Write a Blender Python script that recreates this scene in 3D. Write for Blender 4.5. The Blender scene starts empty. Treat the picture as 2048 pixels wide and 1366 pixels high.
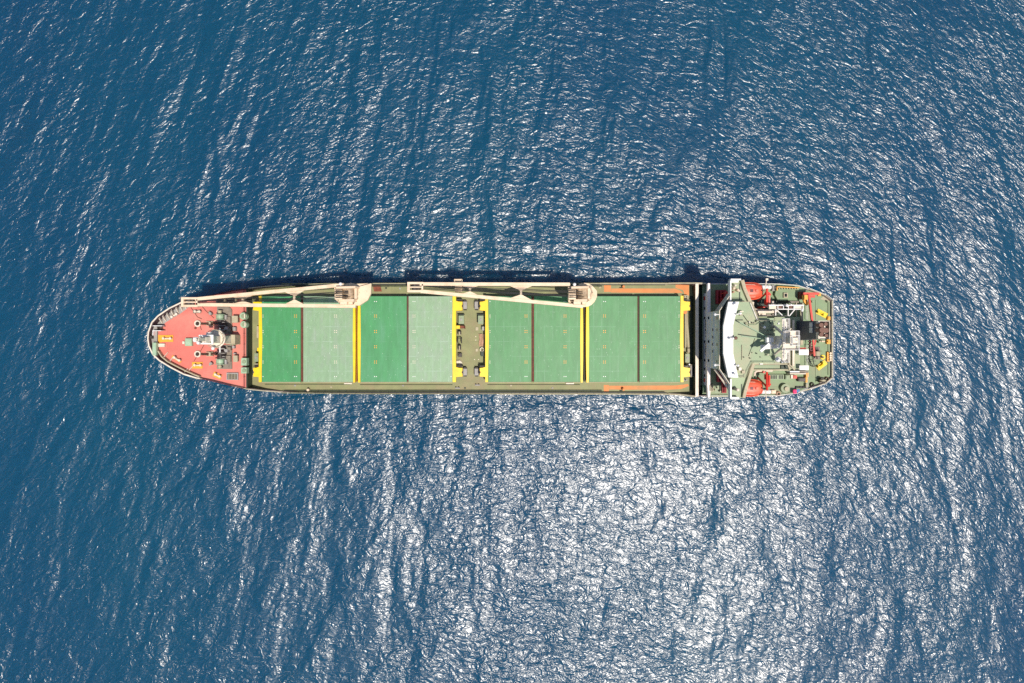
import bpy, bmesh, math, random
from mathutils import Vector, Matrix
rnd = random.Random(7)
S = bpy.context.scene
COL = S.collection

# ------------------------------------------------------------------ camera, sky, sun, exposure
CAMZ = 143.0
FPX = 1365.333           # focal length in pixels of the 2048 wide photograph (24 mm on a 36 mm sensor)
cd = bpy.data.cameras.new("camera"); cam = bpy.data.objects.new("camera", cd); COL.objects.link(cam)
cam.location = (0, 0, CAMZ); cam.rotation_euler = (0, 0, 0)
cd.lens = 24; cd.sensor_width = 36; cd.clip_start = 1; cd.clip_end = 60000
S.camera = cam

TX, TY = 0.19, 0.255      # horizontal offset of the sun per metre of height
elev = math.atan(1 / math.hypot(TX, TY)); azim = math.atan2(TX, -TY)
w = bpy.data.worlds.new("World"); S.world = w; w.use_nodes = True
nt = w.node_tree; nt.nodes.clear()
sky = nt.nodes.new("ShaderNodeTexSky"); sky.sky_type = 'NISHITA'; sky.sun_disc = False
sky.sun_elevation = elev; sky.sun_rotation = azim; sky.altitude = 50; sky.air_density = 1.0; sky.dust_density = 1.5
bg = nt.nodes.new("ShaderNodeBackground"); bg.inputs[1].default_value = 0.11
out = nt.nodes.new("ShaderNodeOutputWorld")
nt.links.new(sky.outputs[0], bg.inputs[0]); nt.links.new(bg.outputs[0], out.inputs[0])
sd = bpy.data.lights.new("sun", 'SUN'); sd.energy = 4.5; sd.angle = math.radians(0.53); sd.color = (1, 0.915, 0.815)
sun = bpy.data.objects.new("sun", sd); COL.objects.link(sun)
sun.rotation_euler = Vector((TX, -TY, 1)).to_track_quat('Z', 'Y').to_euler()
sun.location = (30, -50, 200)
S.view_settings.view_transform = 'Standard'; S.view_settings.look = 'None'
S.cycles.use_denoising = False
S.view_settings.exposure = 0.0; S.view_settings.gamma = 1

# ------------------------------------------------------------------ materials
def mat(name, rgb, rough=0.5, var=0.12, scale=0.8, stain=None, stain_amt=0.25, metal=0.0,
        speck=0.0, stretch=(1, 1, 1), fine=0.05, wear=None):
    m = bpy.data.materials.new(name); m.use_nodes = True
    t = m.node_tree; N = t.nodes; L = t.links
    b = N["Principled BSDF"]; b.inputs["Roughness"].default_value = rough; b.inputs["Metallic"].default_value = metal
    g = N.new("ShaderNodeNewGeometry")
    mp = N.new("ShaderNodeMapping"); mp.inputs["Scale"].default_value = stretch
    L.new(g.outputs["Position"], mp.inputs["Vector"])
    n1 = N.new("ShaderNodeTexNoise"); n1.inputs["Scale"].default_value = scale; n1.inputs["Detail"].default_value = 6
    n1.inputs["Roughness"].default_value = 0.62
    L.new(mp.outputs[0], n1.inputs["Vector"])
    r1 = N.new("ShaderNodeMapRange"); r1.inputs[1].default_value = 0.3; r1.inputs[2].default_value = 0.7
    r1.inputs[3].default_value = 1 - var; r1.inputs[4].default_value = 1 + var
    L.new(n1.outputs[0], r1.inputs[0])
    v = N.new("ShaderNodeVectorMath"); v.operation = 'SCALE'; v.inputs[0].default_value = rgb
    L.new(r1.outputs[0], v.inputs[3])
    cur = v.outputs[0]
    def mixc(fac, col, cur):
        mx = N.new("ShaderNodeMix"); mx.data_type = 'RGBA'
        L.new(fac, mx.inputs[0]); L.new(cur, mx.inputs[6]); mx.inputs[7].default_value = (*col, 1)
        return mx.outputs[2]
    if stain:
        n2 = N.new("ShaderNodeTexNoise"); n2.inputs["Scale"].default_value = scale * 0.45; n2.inputs["Detail"].default_value = 8
        n2.inputs["Roughness"].default_value = 0.7
        L.new(mp.outputs[0], n2.inputs["Vector"])
        r2 = N.new("ShaderNodeMapRange"); r2.inputs[1].default_value = 0.47; r2.inputs[2].default_value = 0.68
        r2.inputs[3].default_value = 0; r2.inputs[4].default_value = stain_amt
        L.new(n2.outputs[0], r2.inputs[0]); cur = mixc(r2.outputs[0], stain, cur)
    if speck:
        vo = N.new("ShaderNodeTexVoronoi"); vo.inputs["Scale"].default_value = 0.9; vo.inputs["Randomness"].default_value = 1
        mp2 = N.new("ShaderNodeMapping"); mp2.inputs["Scale"].default_value = (2.3, 1.0, 1)
        L.new(g.outputs["Position"], mp2.inputs["Vector"]); L.new(mp2.outputs[0], vo.inputs["Vector"])
        n3 = N.new("ShaderNodeTexNoise"); n3.inputs["Scale"].default_value = 0.35; L.new(g.outputs["Position"], n3.inputs["Vector"])
        th = N.new("ShaderNodeMath"); th.operation = 'MULTIPLY'; L.new(n3.outputs[0], th.inputs[0]); th.inputs[1].default_value = 0.17
        lt = N.new("ShaderNodeMath"); lt.operation = 'LESS_THAN'; L.new(vo.outputs["Distance"], lt.inputs[0]); L.new(th.outputs[0], lt.inputs[1])
        ml = N.new("ShaderNodeMath"); ml.operation = 'MULTIPLY'; L.new(lt.outputs[0], ml.inputs[0]); ml.inputs[1].default_value = speck
        cur = mixc(ml.outputs[0], (0.55, 0.66, 0.55), cur)
    if fine:
        n4 = N.new("ShaderNodeTexNoise"); n4.inputs["Scale"].default_value = 9; n4.inputs["Detail"].default_value = 3
        L.new(g.outputs["Position"], n4.inputs["Vector"])
        r4 = N.new("ShaderNodeMapRange"); r4.inputs[1].default_value = 0.3; r4.inputs[2].default_value = 0.7
        r4.inputs[3].default_value = 1 - fine; r4.inputs[4].default_value = 1 + fine
        L.new(n4.outputs[0], r4.inputs[0])
        v2 = N.new("ShaderNodeVectorMath"); v2.operation = 'SCALE'; L.new(cur, v2.inputs[0]); L.new(r4.outputs[0], v2.inputs[3])
        cur = v2.outputs[0]
    L.new(cur, b.inputs["Base Color"])
    if wear: wear(t, b, g, cur)
    return m

def panel_lines(px, py, amt, colr):
    """welded plate seams: thin lines every px metres in x and py metres in y, broken up by noise"""
    def f(t, b, g, cur):
        N = t.nodes; L = t.links
        sp = N.new("ShaderNodeSeparateXYZ"); L.new(g.outputs["Position"], sp.inputs[0])
        facs = []
        for ax, p in ((0, px), (1, py)):
            d = N.new("ShaderNodeMath"); d.operation = 'DIVIDE'; L.new(sp.outputs[ax], d.inputs[0]); d.inputs[1].default_value = p
            fr = N.new("ShaderNodeMath"); fr.operation = 'PINGPONG'; L.new(d.outputs[0], fr.inputs[0]); fr.inputs[1].default_value = 0.5
            lt = N.new("ShaderNodeMath"); lt.operation = 'LESS_THAN'; L.new(fr.outputs[0], lt.inputs[0]); lt.inputs[1].default_value = 0.035 / p * 1.6
            facs.append(lt.outputs[0])
        mxm = N.new("ShaderNodeMath"); mxm.operation = 'MAXIMUM'; L.new(facs[0], mxm.inputs[0]); L.new(facs[1], mxm.inputs[1])
        no = N.new("ShaderNodeTexNoise"); no.inputs["Scale"].default_value = 0.5; no.inputs["Detail"].default_value = 4
        L.new(g.outputs["Position"], no.inputs["Vector"])
        rr = N.new("ShaderNodeMapRange"); rr.inputs[1].default_value = 0.42; rr.inputs[2].default_value = 0.6; rr.inputs[4].default_value = amt
        L.new(no.outputs[0], rr.inputs[0])
        mu = N.new("ShaderNodeMath"); mu.operation = 'MULTIPLY'; L.new(mxm.outputs[0], mu.inputs[0]); L.new(rr.outputs[0], mu.inputs[1])
        mx = N.new("ShaderNodeMix"); mx.data_type = 'RGBA'; L.new(mu.outputs[0], mx.inputs[0]); L.new(cur, mx.inputs[6]); mx.inputs[7].default_value = (*colr, 1)
        L.new(mx.outputs[2], b.inputs["Base Color"])
    return f

M = {}
M['hatch_green'] = mat("hatch green paint", (0.044, 0.245, 0.082), 0.45, 0.13, 0.5, (0.10, 0.30, 0.17), 0.45, speck=0.35, stretch=(2.2, 0.5, 1), wear=panel_lines(1.6, 2.9, 0.18, (0.16, 0.36, 0.22)))
M['hatch_worn'] = mat("weathered hatch green paint", (0.062, 0.228, 0.078), 0.5, 0.13, 0.6, (0.13, 0.26, 0.135), 0.4, speck=0.4, stretch=(2.4, 0.6, 1), wear=panel_lines(1.6, 2.9, 0.3, (0.24, 0.40, 0.28)))
M['hatch_pale'] = mat("faded pale green hatch paint", (0.205, 0.335, 0.190), 0.45, 0.10, 0.7, (0.25, 0.32, 0.24), 0.8, speck=0.7, stretch=(2.0, 0.8, 1), wear=panel_lines(1.55, 2.9, 0.55, (0.34, 0.46, 0.36)))
M['yellow'] = mat("yellow paint", (0.84, 0.57, 0.003), 0.4, 0.07, 1.0, (0.62, 0.34, 0.02), 0.4)
M['rust'] = mat("rusty red brown steel", (0.20, 0.055, 0.03), 0.8, 0.35, 1.5)
M['black'] = mat("black steel", (0.012, 0.012, 0.014), 0.6, 0.2)
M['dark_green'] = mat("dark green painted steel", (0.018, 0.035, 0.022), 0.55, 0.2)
M['olive'] = mat("olive side deck paint", (0.215, 0.225, 0.095), 0.6, 0.14, 0.5, (0.27, 0.19, 0.11), 0.6, wear=panel_lines(6, 4, 0.3, (0.08, 0.09, 0.04)))
M['red_deck'] = mat("weathered red deck paint", (0.60, 0.155, 0.120), 0.6, 0.08, 0.3, (0.60, 0.24, 0.18), 0.75, wear=panel_lines(5.2, 6.1, 0.35, (0.34, 0.09, 0.07)))
M['primer'] = mat("orange primer paint", (0.62, 0.21, 0.05), 0.6, 0.12, 0.8, (0.30, 0.22, 0.09), 0.5)
M['aft_green'] = mat("green deck paint", (0.190, 0.275, 0.145), 0.6, 0.12, 0.5, (0.27, 0.24, 0.15), 0.6, wear=panel_lines(5.5, 4.4, 0.35, (0.09, 0.13, 0.06)))
M['top_green'] = mat("pale green upper deck paint", (0.265, 0.345, 0.205), 0.55, 0.10, 0.35, (0.38, 0.34, 0.22), 0.8, wear=panel_lines(4.3, 5.0, 0.35, (0.15, 0.22, 0.10)))
M['white'] = mat("white ship paint", (0.76, 0.74, 0.72), 0.4, 0.05, 0.8, (0.62, 0.54, 0.44), 0.3)
M['wallgrey'] = mat("shaded grey white bulkhead paint", (0.80, 0.72, 0.67), 0.5, 0.06, 0.8, (0.45, 0.38, 0.32), 0.4)
M['offwhite'] = mat("rust streaked white paint", (0.70, 0.62, 0.50), 0.5, 0.12, 1.2, (0.45, 0.30, 0.18), 0.4)
M['cream'] = mat("cream crane paint", (0.74, 0.58, 0.41), 0.45, 0.07, 1.0, (0.50, 0.30, 0.15), 0.45)
M['cream_dk'] = mat("dirty cream machinery", (0.42, 0.31, 0.20), 0.6, 0.25, 2.0, (0.12, 0.08, 0.05), 0.6)
M['grey'] = mat("grey painted steel", (0.30, 0.29, 0.27), 0.6, 0.15, 1.2, (0.22, 0.17, 0.12), 0.4)
M['greybrown'] = mat("oily grey brown plate", (0.21, 0.18, 0.14), 0.6, 0.2, 1.2, (0.10, 0.07, 0.05), 0.5)
M['dark'] = mat("greasy dark machinery", (0.045, 0.035, 0.03), 0.5, 0.4, 2.0)
M['mint'] = mat("pale mint green paint", (0.33, 0.46, 0.31), 0.45, 0.1, 1.2, (0.25, 0.27, 0.15), 0.4)
M['box_green'] = mat("grey green paint", (0.22, 0.29, 0.17), 0.5, 0.1, 1.2, (0.28, 0.22, 0.12), 0.4)
M['tan'] = mat("tan painted steel", (0.40, 0.36, 0.24), 0.6, 0.12, 1.2, (0.30, 0.20, 0.12), 0.5)
M['orange'] = mat("orange yellow paint", (0.82, 0.36, 0.035), 0.45, 0.08, 1.5)
M['boat'] = mat("orange red lifeboat gelcoat", (0.80, 0.115, 0.055), 0.45, 0.10, 1.2, (0.70, 0.22, 0.15), 0.5)
M['red'] = mat("red paint", (0.62, 0.05, 0.03), 0.4, 0.1, 1.5)
M['boat_shade'] = mat('shade darkened red steel', (0.34, 0.022, 0.03), 0.6, 0.3, 2)  # red darkened in its colour for gear in the shaded recesses
M['maroon'] = mat("dark maroon steel", (0.13, 0.012, 0.016), 0.5, 0.2, 1.5)
M['glass'] = mat("dark window glass", (0.010, 0.014, 0.018), 0.08, 0.05, fine=0)
M['funnel'] = mat("dark navy funnel paint", (0.05, 0.055, 0.088), 0.5, 0.15, 0.7)
M['hull'] = mat("dark hull paint", (0.045, 0.022, 0.030), 0.45, 0.2, 0.4, (0.10, 0.03, 0.02), 0.4)
M['exhaust'] = mat("sooty brown exhaust steel", (0.17, 0.085, 0.06), 0.7, 0.3, 2)
M['rope'] = mat("pink beige rope", (0.55, 0.33, 0.22), 0.9, 0.3, 4)
M['pink'] = mat("pink cloth", (0.75, 0.05, 0.16), 0.8, 0.1, 2)
M['blue'] = mat("blue grey cloth", (0.10, 0.19, 0.36), 0.8, 0.1, 2)
M['chain'] = mat("brown anchor chain", (0.085, 0.045, 0.03), 0.7, 0.4, 4)

# ------------------------------------------------------------------ helpers
def W(px, py, z):
    """where a point seen at photo pixel px,py stands when it is z metres above the water"""
    k = (CAMZ - z) / FPX
    return Vector(((px - 1024) * k, (683 - py) * k, z))

ORG = {}
WHOLE = {"wall_writing", "louvre_grid", "cabinet_louvre", "platform_grating", "machinery_shadow_bars", "hull", "mast_ladder", "stair_tread", "chain_link", "anchor_chain", "lashing_line", "cloth_bundle"}
GAP = {}
def islands(bm, tol):
    """groups of touching pieces: a mesh that holds several separate pieces is cut into them"""
    seen = set(); comps = []
    for v in bm.verts:
        if v in seen: continue
        st = [v]; seen.add(v); c = []
        while st:
            q = st.pop(); c.append(q)
            for e in q.link_edges:
                o = e.other_vert(q)
                if o not in seen: seen.add(o); st.append(o)
        comps.append(c)
    if len(comps) == 1: return [comps[0]]
    bb = []
    for c in comps:
        bb.append([min(v.co[k] for v in c) - tol for k in range(3)] + [max(v.co[k] for v in c) + tol for k in range(3)])
    par = list(range(len(comps)))
    def f(i):
        while par[i] != i: par[i] = par[par[i]]; i = par[i]
        return i
    for i in range(len(comps)):
        for j in range(i):
            A, C = bb[i], bb[j]
            if all(A[k] <= C[k + 3] and C[k] <= A[k + 3] for k in range(3)): par[f(i)] = f(j)
    g = {}
    for i, c in enumerate(comps): g.setdefault(f(i), []).extend(c)
    return sorted(g.values(), key=lambda c: -len(c))
def obj(name, bm, m, parent=None, **tags):
    bmesh.ops.recalc_face_normals(bm, faces=bm.faces)
    if not bm.verts: bm.free(); return None
    if parent is not None and name not in WHOLE:
        isl = islands(bm, GAP.get(name, 0.06) / 2)
        if len(isl) > 1:
            first = None
            for c in isl:
                nb = bmesh.new(); mp = {v: nb.verts.new(v.co) for v in c}
                for fc_ in {f_ for v in c for f_ in v.link_faces}: nb.faces.new([mp[v] for v in fc_.verts])
                o = obj_one(name, nb, m, parent, **tags); first = first or o
            bm.free(); return first
    return obj_one(name, bm, m, parent, **tags)
def obj_one(name, bm, m, parent=None, **tags):
    xs = [v.co.x for v in bm.verts]; ys = [v.co.y for v in bm.verts]; zs = [v.co.z for v in bm.verts]
    o0 = Vector(((min(xs) + max(xs)) / 2, (min(ys) + max(ys)) / 2, min(zs)))
    bmesh.ops.translate(bm, verts=bm.verts, vec=-o0)
    me = bpy.data.meshes.new(name); bm.to_mesh(me); bm.free()
    me.materials.append(M[m] if isinstance(m, str) else m)
    o = bpy.data.objects.new(name, me); COL.objects.link(o)
    ORG[o] = o0
    if parent is not None:
        o.parent = parent; o.location = o0 - ORG[parent]
    else:
        o.location = o0
    for k, v in tags.items(): o[k] = v
    return o
def empty(name, loc, **tags):
    o = bpy.data.objects.new(name, None); COL.objects.link(o); o.location = loc; o.empty_display_size = 2
    ORG[o] = Vector(loc)
    for k, v in tags.items(): o[k] = v
    return o
def B(): return bmesh.new()
def prism(bm, pts, zt, zb, taper=None):
    """vertical prism; pts are photo pixels of its top face"""
    P = [W(x, y, zt) for x, y in pts]
    top = [bm.verts.new(p) for p in P]
    bot = [bm.verts.new((p.x, p.y, zb)) for p in P]
    n = len(P)
    bm.faces.new(top); bm.faces.new(bot[::-1])
    for i in range(n):
        bm.faces.new((top[i], top[(i + 1) % n], bot[(i + 1) % n], bot[i]))
    return bm
def rect(bm, x0, y0, x1, y1, zt, zb):
    return prism(bm, [(x0, y0), (x1, y0), (x1, y1), (x0, y1)], zt, zb)
def rrect(bm, cx, cy, wd, hg, ang, zt, zb):
    a = math.radians(ang); c, s = math.cos(a), math.sin(a)
    return prism(bm, [(cx + dx * c - dy * s, cy + dx * s + dy * c) for dx, dy in
                      ((-wd / 2, -hg / 2), (wd / 2, -hg / 2), (wd / 2, hg / 2), (-wd / 2, hg / 2))], zt, zb)
def cyl(bm, p0, p1, r0, r1=None, seg=12, caps=True):
    p0 = Vector(p0); p1 = Vector(p1); r1 = r0 if r1 is None else r1
    d = (p1 - p0); q = d.to_track_quat('Z', 'Y')
    a = []; b = []
    for i in range(seg):
        t = 2 * math.pi * i / seg; u = Vector((math.cos(t), math.sin(t), 0))
        a.append(bm.verts.new(p0 + q @ (u * r0))); b.append(bm.verts.new(p1 + q @ (u * r1)))
    for i in range(seg): bm.faces.new((a[i], a[(i + 1) % seg], b[(i + 1) % seg], b[i]))
    if caps: bm.faces.new(a[::-1]); bm.faces.new(b)
    return bm
def drum(bm, px, py, z0, z1, rpx, seg=14, r1=None):
    """upright cylinder, px,py and radius in pixels at its top"""
    k = (CAMZ - z1) / FPX; p = W(px, py, z1)
    return cyl(bm, (p.x, p.y, z0), p, rpx * k, (r1 if r1 is not None else rpx) * k, seg)
def tube(bm, pts, r, seg=6):
    for a, b in zip(pts[:-1], pts[1:]): cyl(bm, a, b, r, seg=seg)
    return bm
def bar(bm, p0, p1, wd, ht):
    """rectangular beam between two points, wd across, ht tall"""
    p0 = Vector(p0); p1 = Vector(p1); d = (p1 - p0).normalized()
    up = Vector((0, 0, 1)) if abs(d.z) < 0.95 else Vector((0, 1, 0))
    s = d.cross(up).normalized() * wd / 2; u = s.cross(d).normalized() * ht / 2
    A = [bm.verts.new(p0 + i * s + j * u) for i, j in ((-1, -1), (1, -1), (1, 1), (-1, 1))]
    C = [bm.verts.new(p1 + i * s + j * u) for i, j in ((-1, -1), (1, -1), (1, 1), (-1, 1))]
    for i in range(4): bm.faces.new((A[i], A[(i + 1) % 4], C[(i + 1) % 4], C[i]))
    bm.faces.new(A[::-1]); bm.faces.new(C)
    return bm
def ball(bm, p, r, sz=1.0, seg=14):
    bmesh.ops.create_uvsphere(bm, u_segments=seg, v_segments=8, radius=r,
                              matrix=Matrix.Translation(p) @ Matrix.Diagonal((1, 1, sz, 1)))
    return bm
def torus(bm, p, R, r, seg=16, s2=6):
    rings = []
    for i in range(seg):
        a = 2 * math.pi * i / seg; ring = []
        for j in range(s2):
            b = 2 * math.pi * j / s2
            ring.append(bm.verts.new((p[0] + (R + r * math.cos(b)) * math.cos(a), p[1] + (R + r * math.cos(b)) * math.sin(a), p[2] + r * math.sin(b))))
        rings.append(ring)
    for i in range(seg):
        for j in range(s2):
            bm.faces.new((rings[i][j], rings[(i + 1) % seg][j], rings[(i + 1) % seg][(j + 1) % s2], rings[i][(j + 1) % s2]))
    return bm
def railing(bm, pts, z, h=1.05, step=1.5, r=0.03, rails=3):
    """pts are pixels at deck level z"""
    P = [W(x, y, z) for x, y in pts]
    for a, b in zip(P[:-1], P[1:]):
        for k in range(rails):
            hz = h * (k + 1) / rails
            cyl(bm, a + Vector((0, 0, hz)), b + Vector((0, 0, hz)), r if k == rails - 1 else r * 0.6, seg=5)
        n = max(1, int((b - a).length / step))
        for i in range(n + 1):
            p = a.lerp(b, i / n); cyl(bm, p, p + Vector((0, 0, h)), r, seg=5)
    return bm

# ------------------------------------------------------------------ sea
def make_sea():
    bm = B()
    R = 30000
    vs = [bm.verts.new((x, y, 0)) for x, y in ((-R, -R), (R, -R), (R, R), (-R, R))]
    bm.faces.new(vs)
    m = bpy.data.materials.new("deep blue sea water"); m.use_nodes = True
    t = m.node_tree; N = t.nodes; L = t.links
    b = N["Principled BSDF"]
    geo = N.new("ShaderNodeNewGeometry")
    def math_(op, a, bb=None, c=None):
        n = N.new("ShaderNodeMath"); n.operation = op
        for i, x in enumerate((a, bb, c)):
            if x is None: continue
            if isinstance(x, (int, float)): n.inputs[i].default_value = x
            else: L.new(x, n.inputs[i])
        return n.outputs[0]
    def noise(scale, rot, stretch, detail=2, rough=0.5, dist=0.0, w=0.0, warp=None, kind='FBM'):
        mp = N.new("ShaderNodeMapping"); mp.vector_type = 'POINT'
        mp.inputs["Rotation"].default_value = (0, 0, math.radians(rot)); mp.inputs["Scale"].default_value = (1, 1, 1)
        mp.inputs["Location"].default_value = (w, w * 1.7, w * 0.3)
        L.new(warp if warp else geo.outputs["Position"], mp.inputs["Vector"])
        mp2 = N.new("ShaderNodeMapping"); mp2.inputs["Scale"].default_value = stretch; L.new(mp.outputs[0], mp2.inputs["Vector"])
        n = N.new("ShaderNodeTexNoise"); n.noise_dimensions = '2D'; n.noise_type = kind; n.inputs["Scale"].default_value = scale; n.inputs["Detail"].default_value = detail
        n.inputs["Roughness"].default_value = rough; n.inputs["Distortion"].default_value = dist
        L.new(mp2.outputs[0], n.inputs["Vector"])
        return n.outputs[0]
    # wave trains bend: swell crests fan out from a far point up the picture, wind waves swing with them
    sx = N.new("ShaderNodeSeparateXYZ"); L.new(geo.outputs["Position"], sx.inputs[0])
    X, Y = sx.outputs[0], sx.outputs[1]
    fan = math_('MAXIMUM', math_('MULTIPLY_ADD', Y, -1 / 330.0, 1.0), 0.35)
    u = math_('DIVIDE', math_('SUBTRACT', X, 10.0), fan)
    cs = N.new("ShaderNodeCombineXYZ"); L.new(u, cs.inputs[0]); L.new(Y, cs.inputs[1])
    xx = math_('DIVIDE', math_('SUBTRACT', X, 15.0), 90.0)
    vv = math_('MULTIPLY_ADD', math_('SQRT', math_('MULTIPLY_ADD', xx, xx, 1.0)), 62.0, Y)
    cv = N.new("ShaderNodeCombineXYZ"); L.new(X, cv.inputs[0]); L.new(vv, cv.inputs[1])
    SW, CH = cs.outputs[0], cv.outputs[0]
    swell = noise(0.11, 3, (1.0, 0.36, 1), 2, 0.5, 0.3, 0, SW)
    swell2 = noise(0.25, 6, (1.0, 0.45, 1), 2, 0.5, 0.35, 11, SW)
    chop = noise(0.66, 12, (0.62, 1.0, 1), 2, 0.5, 0.9, 23, CH)
    rip = noise(1.5, 0, (0.55, 1.0, 1), 2, 0.55, 1.0, 31, CH)
    rip2 = noise(0.80, 24, (0.55, 1.0, 1), 2, 0.5, 1.2, 47, CH)
    ridg = math_('ABSOLUTE', math_('SUBTRACT', rip2, 0.5))
    patch = noise(0.028, 20, (1.0, 0.5, 1), 3, 0.5, 0.5, 140)
    pr = N.new("ShaderNodeMapRange"); pr.inputs[1].default_value = 0.35; pr.inputs[2].default_value = 0.65
    pr.inputs[3].default_value = 0.75; pr.inputs[4].default_value = 1.25; L.new(patch, pr.inputs[0])
    h = math_('MULTIPLY', swell, SEA['swell'])
    h = math_('MULTIPLY_ADD', swell2, SEA['swell2'], h)
    h2 = math_('MULTIPLY', chop, SEA['chop'])
    h2 = math_('MULTIPLY_ADD', rip, SEA['rip'], h2)
    h2 = math_('MULTIPLY_ADD', ridg, -SEA['ridge'], h2)
    h = math_('MULTIPLY_ADD', h2, pr.outputs[0], h)
    # wavelets thrown back by the hull: crests run round the ship and die out within some 30 m
    ax = math_('MAXIMUM', math_('SUBTRACT', math_('ABSOLUTE', math_('ADD', X, 3.5)), 62.0), 0.0)
    ay = math_('MAXIMUM', math_('SUBTRACT', math_('ABSOLUTE', math_('SUBTRACT', Y, 0.5)), 8.0), 0.0)
    dist = math_('SQRT', math_('MULTIPLY_ADD', ax, ax, math_('MULTIPLY', ay, ay)))
    along = math_('MULTIPLY', math_('ARCTAN2', math_('ADD', ay, 0.01), math_('ADD', ax, 0.01)), 18.0)
    ce = N.new("ShaderNodeCombineXYZ"); L.new(math_('ADD', X, along), ce.inputs[0]); L.new(dist, ce.inputs[1])
    back = noise(0.42, 4, (0.22, 1.0, 1), 2, 0.5, 0.5, 9, ce.outputs[0])
    fade = math_('POWER', 2.718, math_('DIVIDE', dist, -13.0))
    h = math_('MULTIPLY_ADD', math_('MULTIPLY', back, fade), 0.75, h)
    bp = N.new("ShaderNodeBump"); bp.inputs["Strength"].default_value = 1; bp.inputs["Distance"].default_value = 1
    if "Filter Width" in bp.inputs: bp.inputs["Filter Width"].default_value = 0.25
    L.new(h, bp.inputs["Height"]); L.new(bp.outputs[0], b.inputs["Normal"])
    # water body colour: deep blue with greener patches
    cn = noise(0.02, 10, (1, 0.5, 1), 3, 0.5, 0, 5)
    mx = N.new("ShaderNodeMix"); mx.data_type = 'RGBA'; L.new(cn, mx.inputs[0])
    mx.inputs[6].default_value = SEA['colA']; mx.inputs[7].default_value = SEA['colB']
    L.new(mx.outputs[2], b.inputs["Base Color"])
    b.inputs["Subsurface Weight"].default_value = 1.0; b.inputs["Subsurface Radius"].default_value = (0.4, 1.0, 1.4); b.inputs["Subsurface Scale"].default_value = 2.5
    b.subsurface_method = 'BURLEY'
    b.inputs["Roughness"].default_value = SEA['rough']; b.inputs["IOR"].default_value = 1.45
    b.inputs["Specular IOR Level"].default_value = SEA['spec']
    obj("sea", bm, m, kind="structure")
SEA = dict(swell=1.1, swell2=0.38, chop=0.25, rip=0.03, ridge=0.20, rough=0.29, spec=0.72,
           colA=(0.0002, 0.036, 0.092, 1), colB=(0.0003, 0.056, 0.104, 1))
make_sea()

# ------------------------------------------------------------------ ship: hull and decks
MD, FD, PD = 6.5, 9.0, 8.0          # main, forecastle and poop deck heights above the water
BD, CD, ND, RD = 10.3, 12.8, 17.7, 20.3   # boat deck, funnel deck, navigation deck, wheelhouse roof
ship = empty("cargo_ship", (0, 0.5, 0), category="cargo ship",
             label="long cargo ship with green hatch covers, red bow deck and white bridge")

# outline (pixels at the sheer line) : port side is the upper edge in the photo
UP = [(296, 678, 10.2), (297, 664, 10.2), (304, 645, 10.2), (316, 632, 10.2), (338, 617, 10.2), (362, 605.5, 10.2), (395, 596, 9.3),
      (430, 588, 9.05), (462, 581, 9.05), (497, 576.5, 9.0), (530, 573, 7.7), (566, 570.5, 6.9), (640, 568, 6.6), (745, 567, 6.6),
      (1000, 567, 6.6), (1200, 567, 6.6), (1335, 567, 6.7), (1362, 566.5, 7.5), (1390, 566.5, 8.9), (1412, 567, 9.0), (1500, 567, 8.6), (1560, 567.5, 8.3),
      (1595, 571, 8.3), (1630, 582, 8.3), (1650, 590, 8.3), (1664, 600, 8.3)]
LO = [(296, 678, 10.2), (298, 692, 10.2), (306, 709, 10.2), (319, 721, 10.2), (341, 734.5, 10.2), (368, 748.5, 10.2), (393, 756, 9.9), (404, 757.5, 9.15),
      (430, 763, 9.05), (462, 771, 9.05), (497, 778.5, 9.0), (530, 782, 7.7), (566, 784.5, 6.9), (640, 786.5, 6.6), (745, 787.5, 6.6),
      (1000, 787.5, 6.6), (1200, 787.5, 6.6), (1335, 788, 6.7), (1362, 789.5, 7.5), (1390, 793, 8.9), (1412, 793, 9.0), (1500, 792, 8.6), (1560, 791, 8.3),
      (1595, 785, 8.3), (1630, 775, 8.3), (1650, 767, 8.3), (1664, 756, 8.3)]
def ring():
    return [W(*p) for p in UP] + [W(*p) for p in LO[:0:-1]]
def hull():
    bm = B(); top = ring(); n = len(top)
    cy = 0.5
    def low(p, f):
        x = p.x; bowf = max(0, min(1, (-46 - x) / 26.0)); stf = max(0, min(1, (x - 44) / 16.0))
        hx = x + (bowf ** 1.3) * 6.0 * f - (stf ** 2) * 4.0 * f
        hy = cy + (p.y - cy) * (1 - f * (0.42 * bowf + 0.30 * stf))
        return hx, hy
    zs = [None, 0.55, 0.0, -4.0]
    loops = [[bm.verts.new(p) for p in top]]
    for f, z in ((0.45, 4.5), (0.8, 1.5), (1.0, -0.5), (1.0, -5.0)):
        loops.append([bm.verts.new((*low(p, f), min(z, p.z - 0.3))) for p in top])
    for a, b in zip(loops[:-1], loops[1:]):
        for i in range(n):
            bm.faces.new((a[i], a[(i + 1) % n], b[(i + 1) % n], b[i]))
    # inner face of the plating, 0.25 m thick, carries the bulwark
    def inner(p):
        q = Vector((p.x, p.y - cy, 0)); d = Vector((p.x if abs(p.x) > 50 else 0, 0, 0))
        s = -1 if p.y > cy else 1
        nx = 0.25 if p.x < -69 else (0.12 if p.x < -52 else (-0.22 if p.x > 57 else 0))
        return Vector((p.x + nx, p.y + s * 0.22, p.z))
    ii = [bm.verts.new(inner(p)) for p in top]
    jj = [bm.verts.new((v.co.x, v.co.y, MD - 0.4 if v.co.x > -52 and v.co.x < 36 else FD - 1.6)) for v in ii]
    for i in range(n):
        k = (i + 1) % n
        bm.faces.new((loops[0][i], ii[i], ii[k], loops[0][k])); bm.faces.new((ii[i], jj[i], jj[k], ii[k]))
    return bm
hl = obj("hull", hull(), 'hull', ship)

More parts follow.
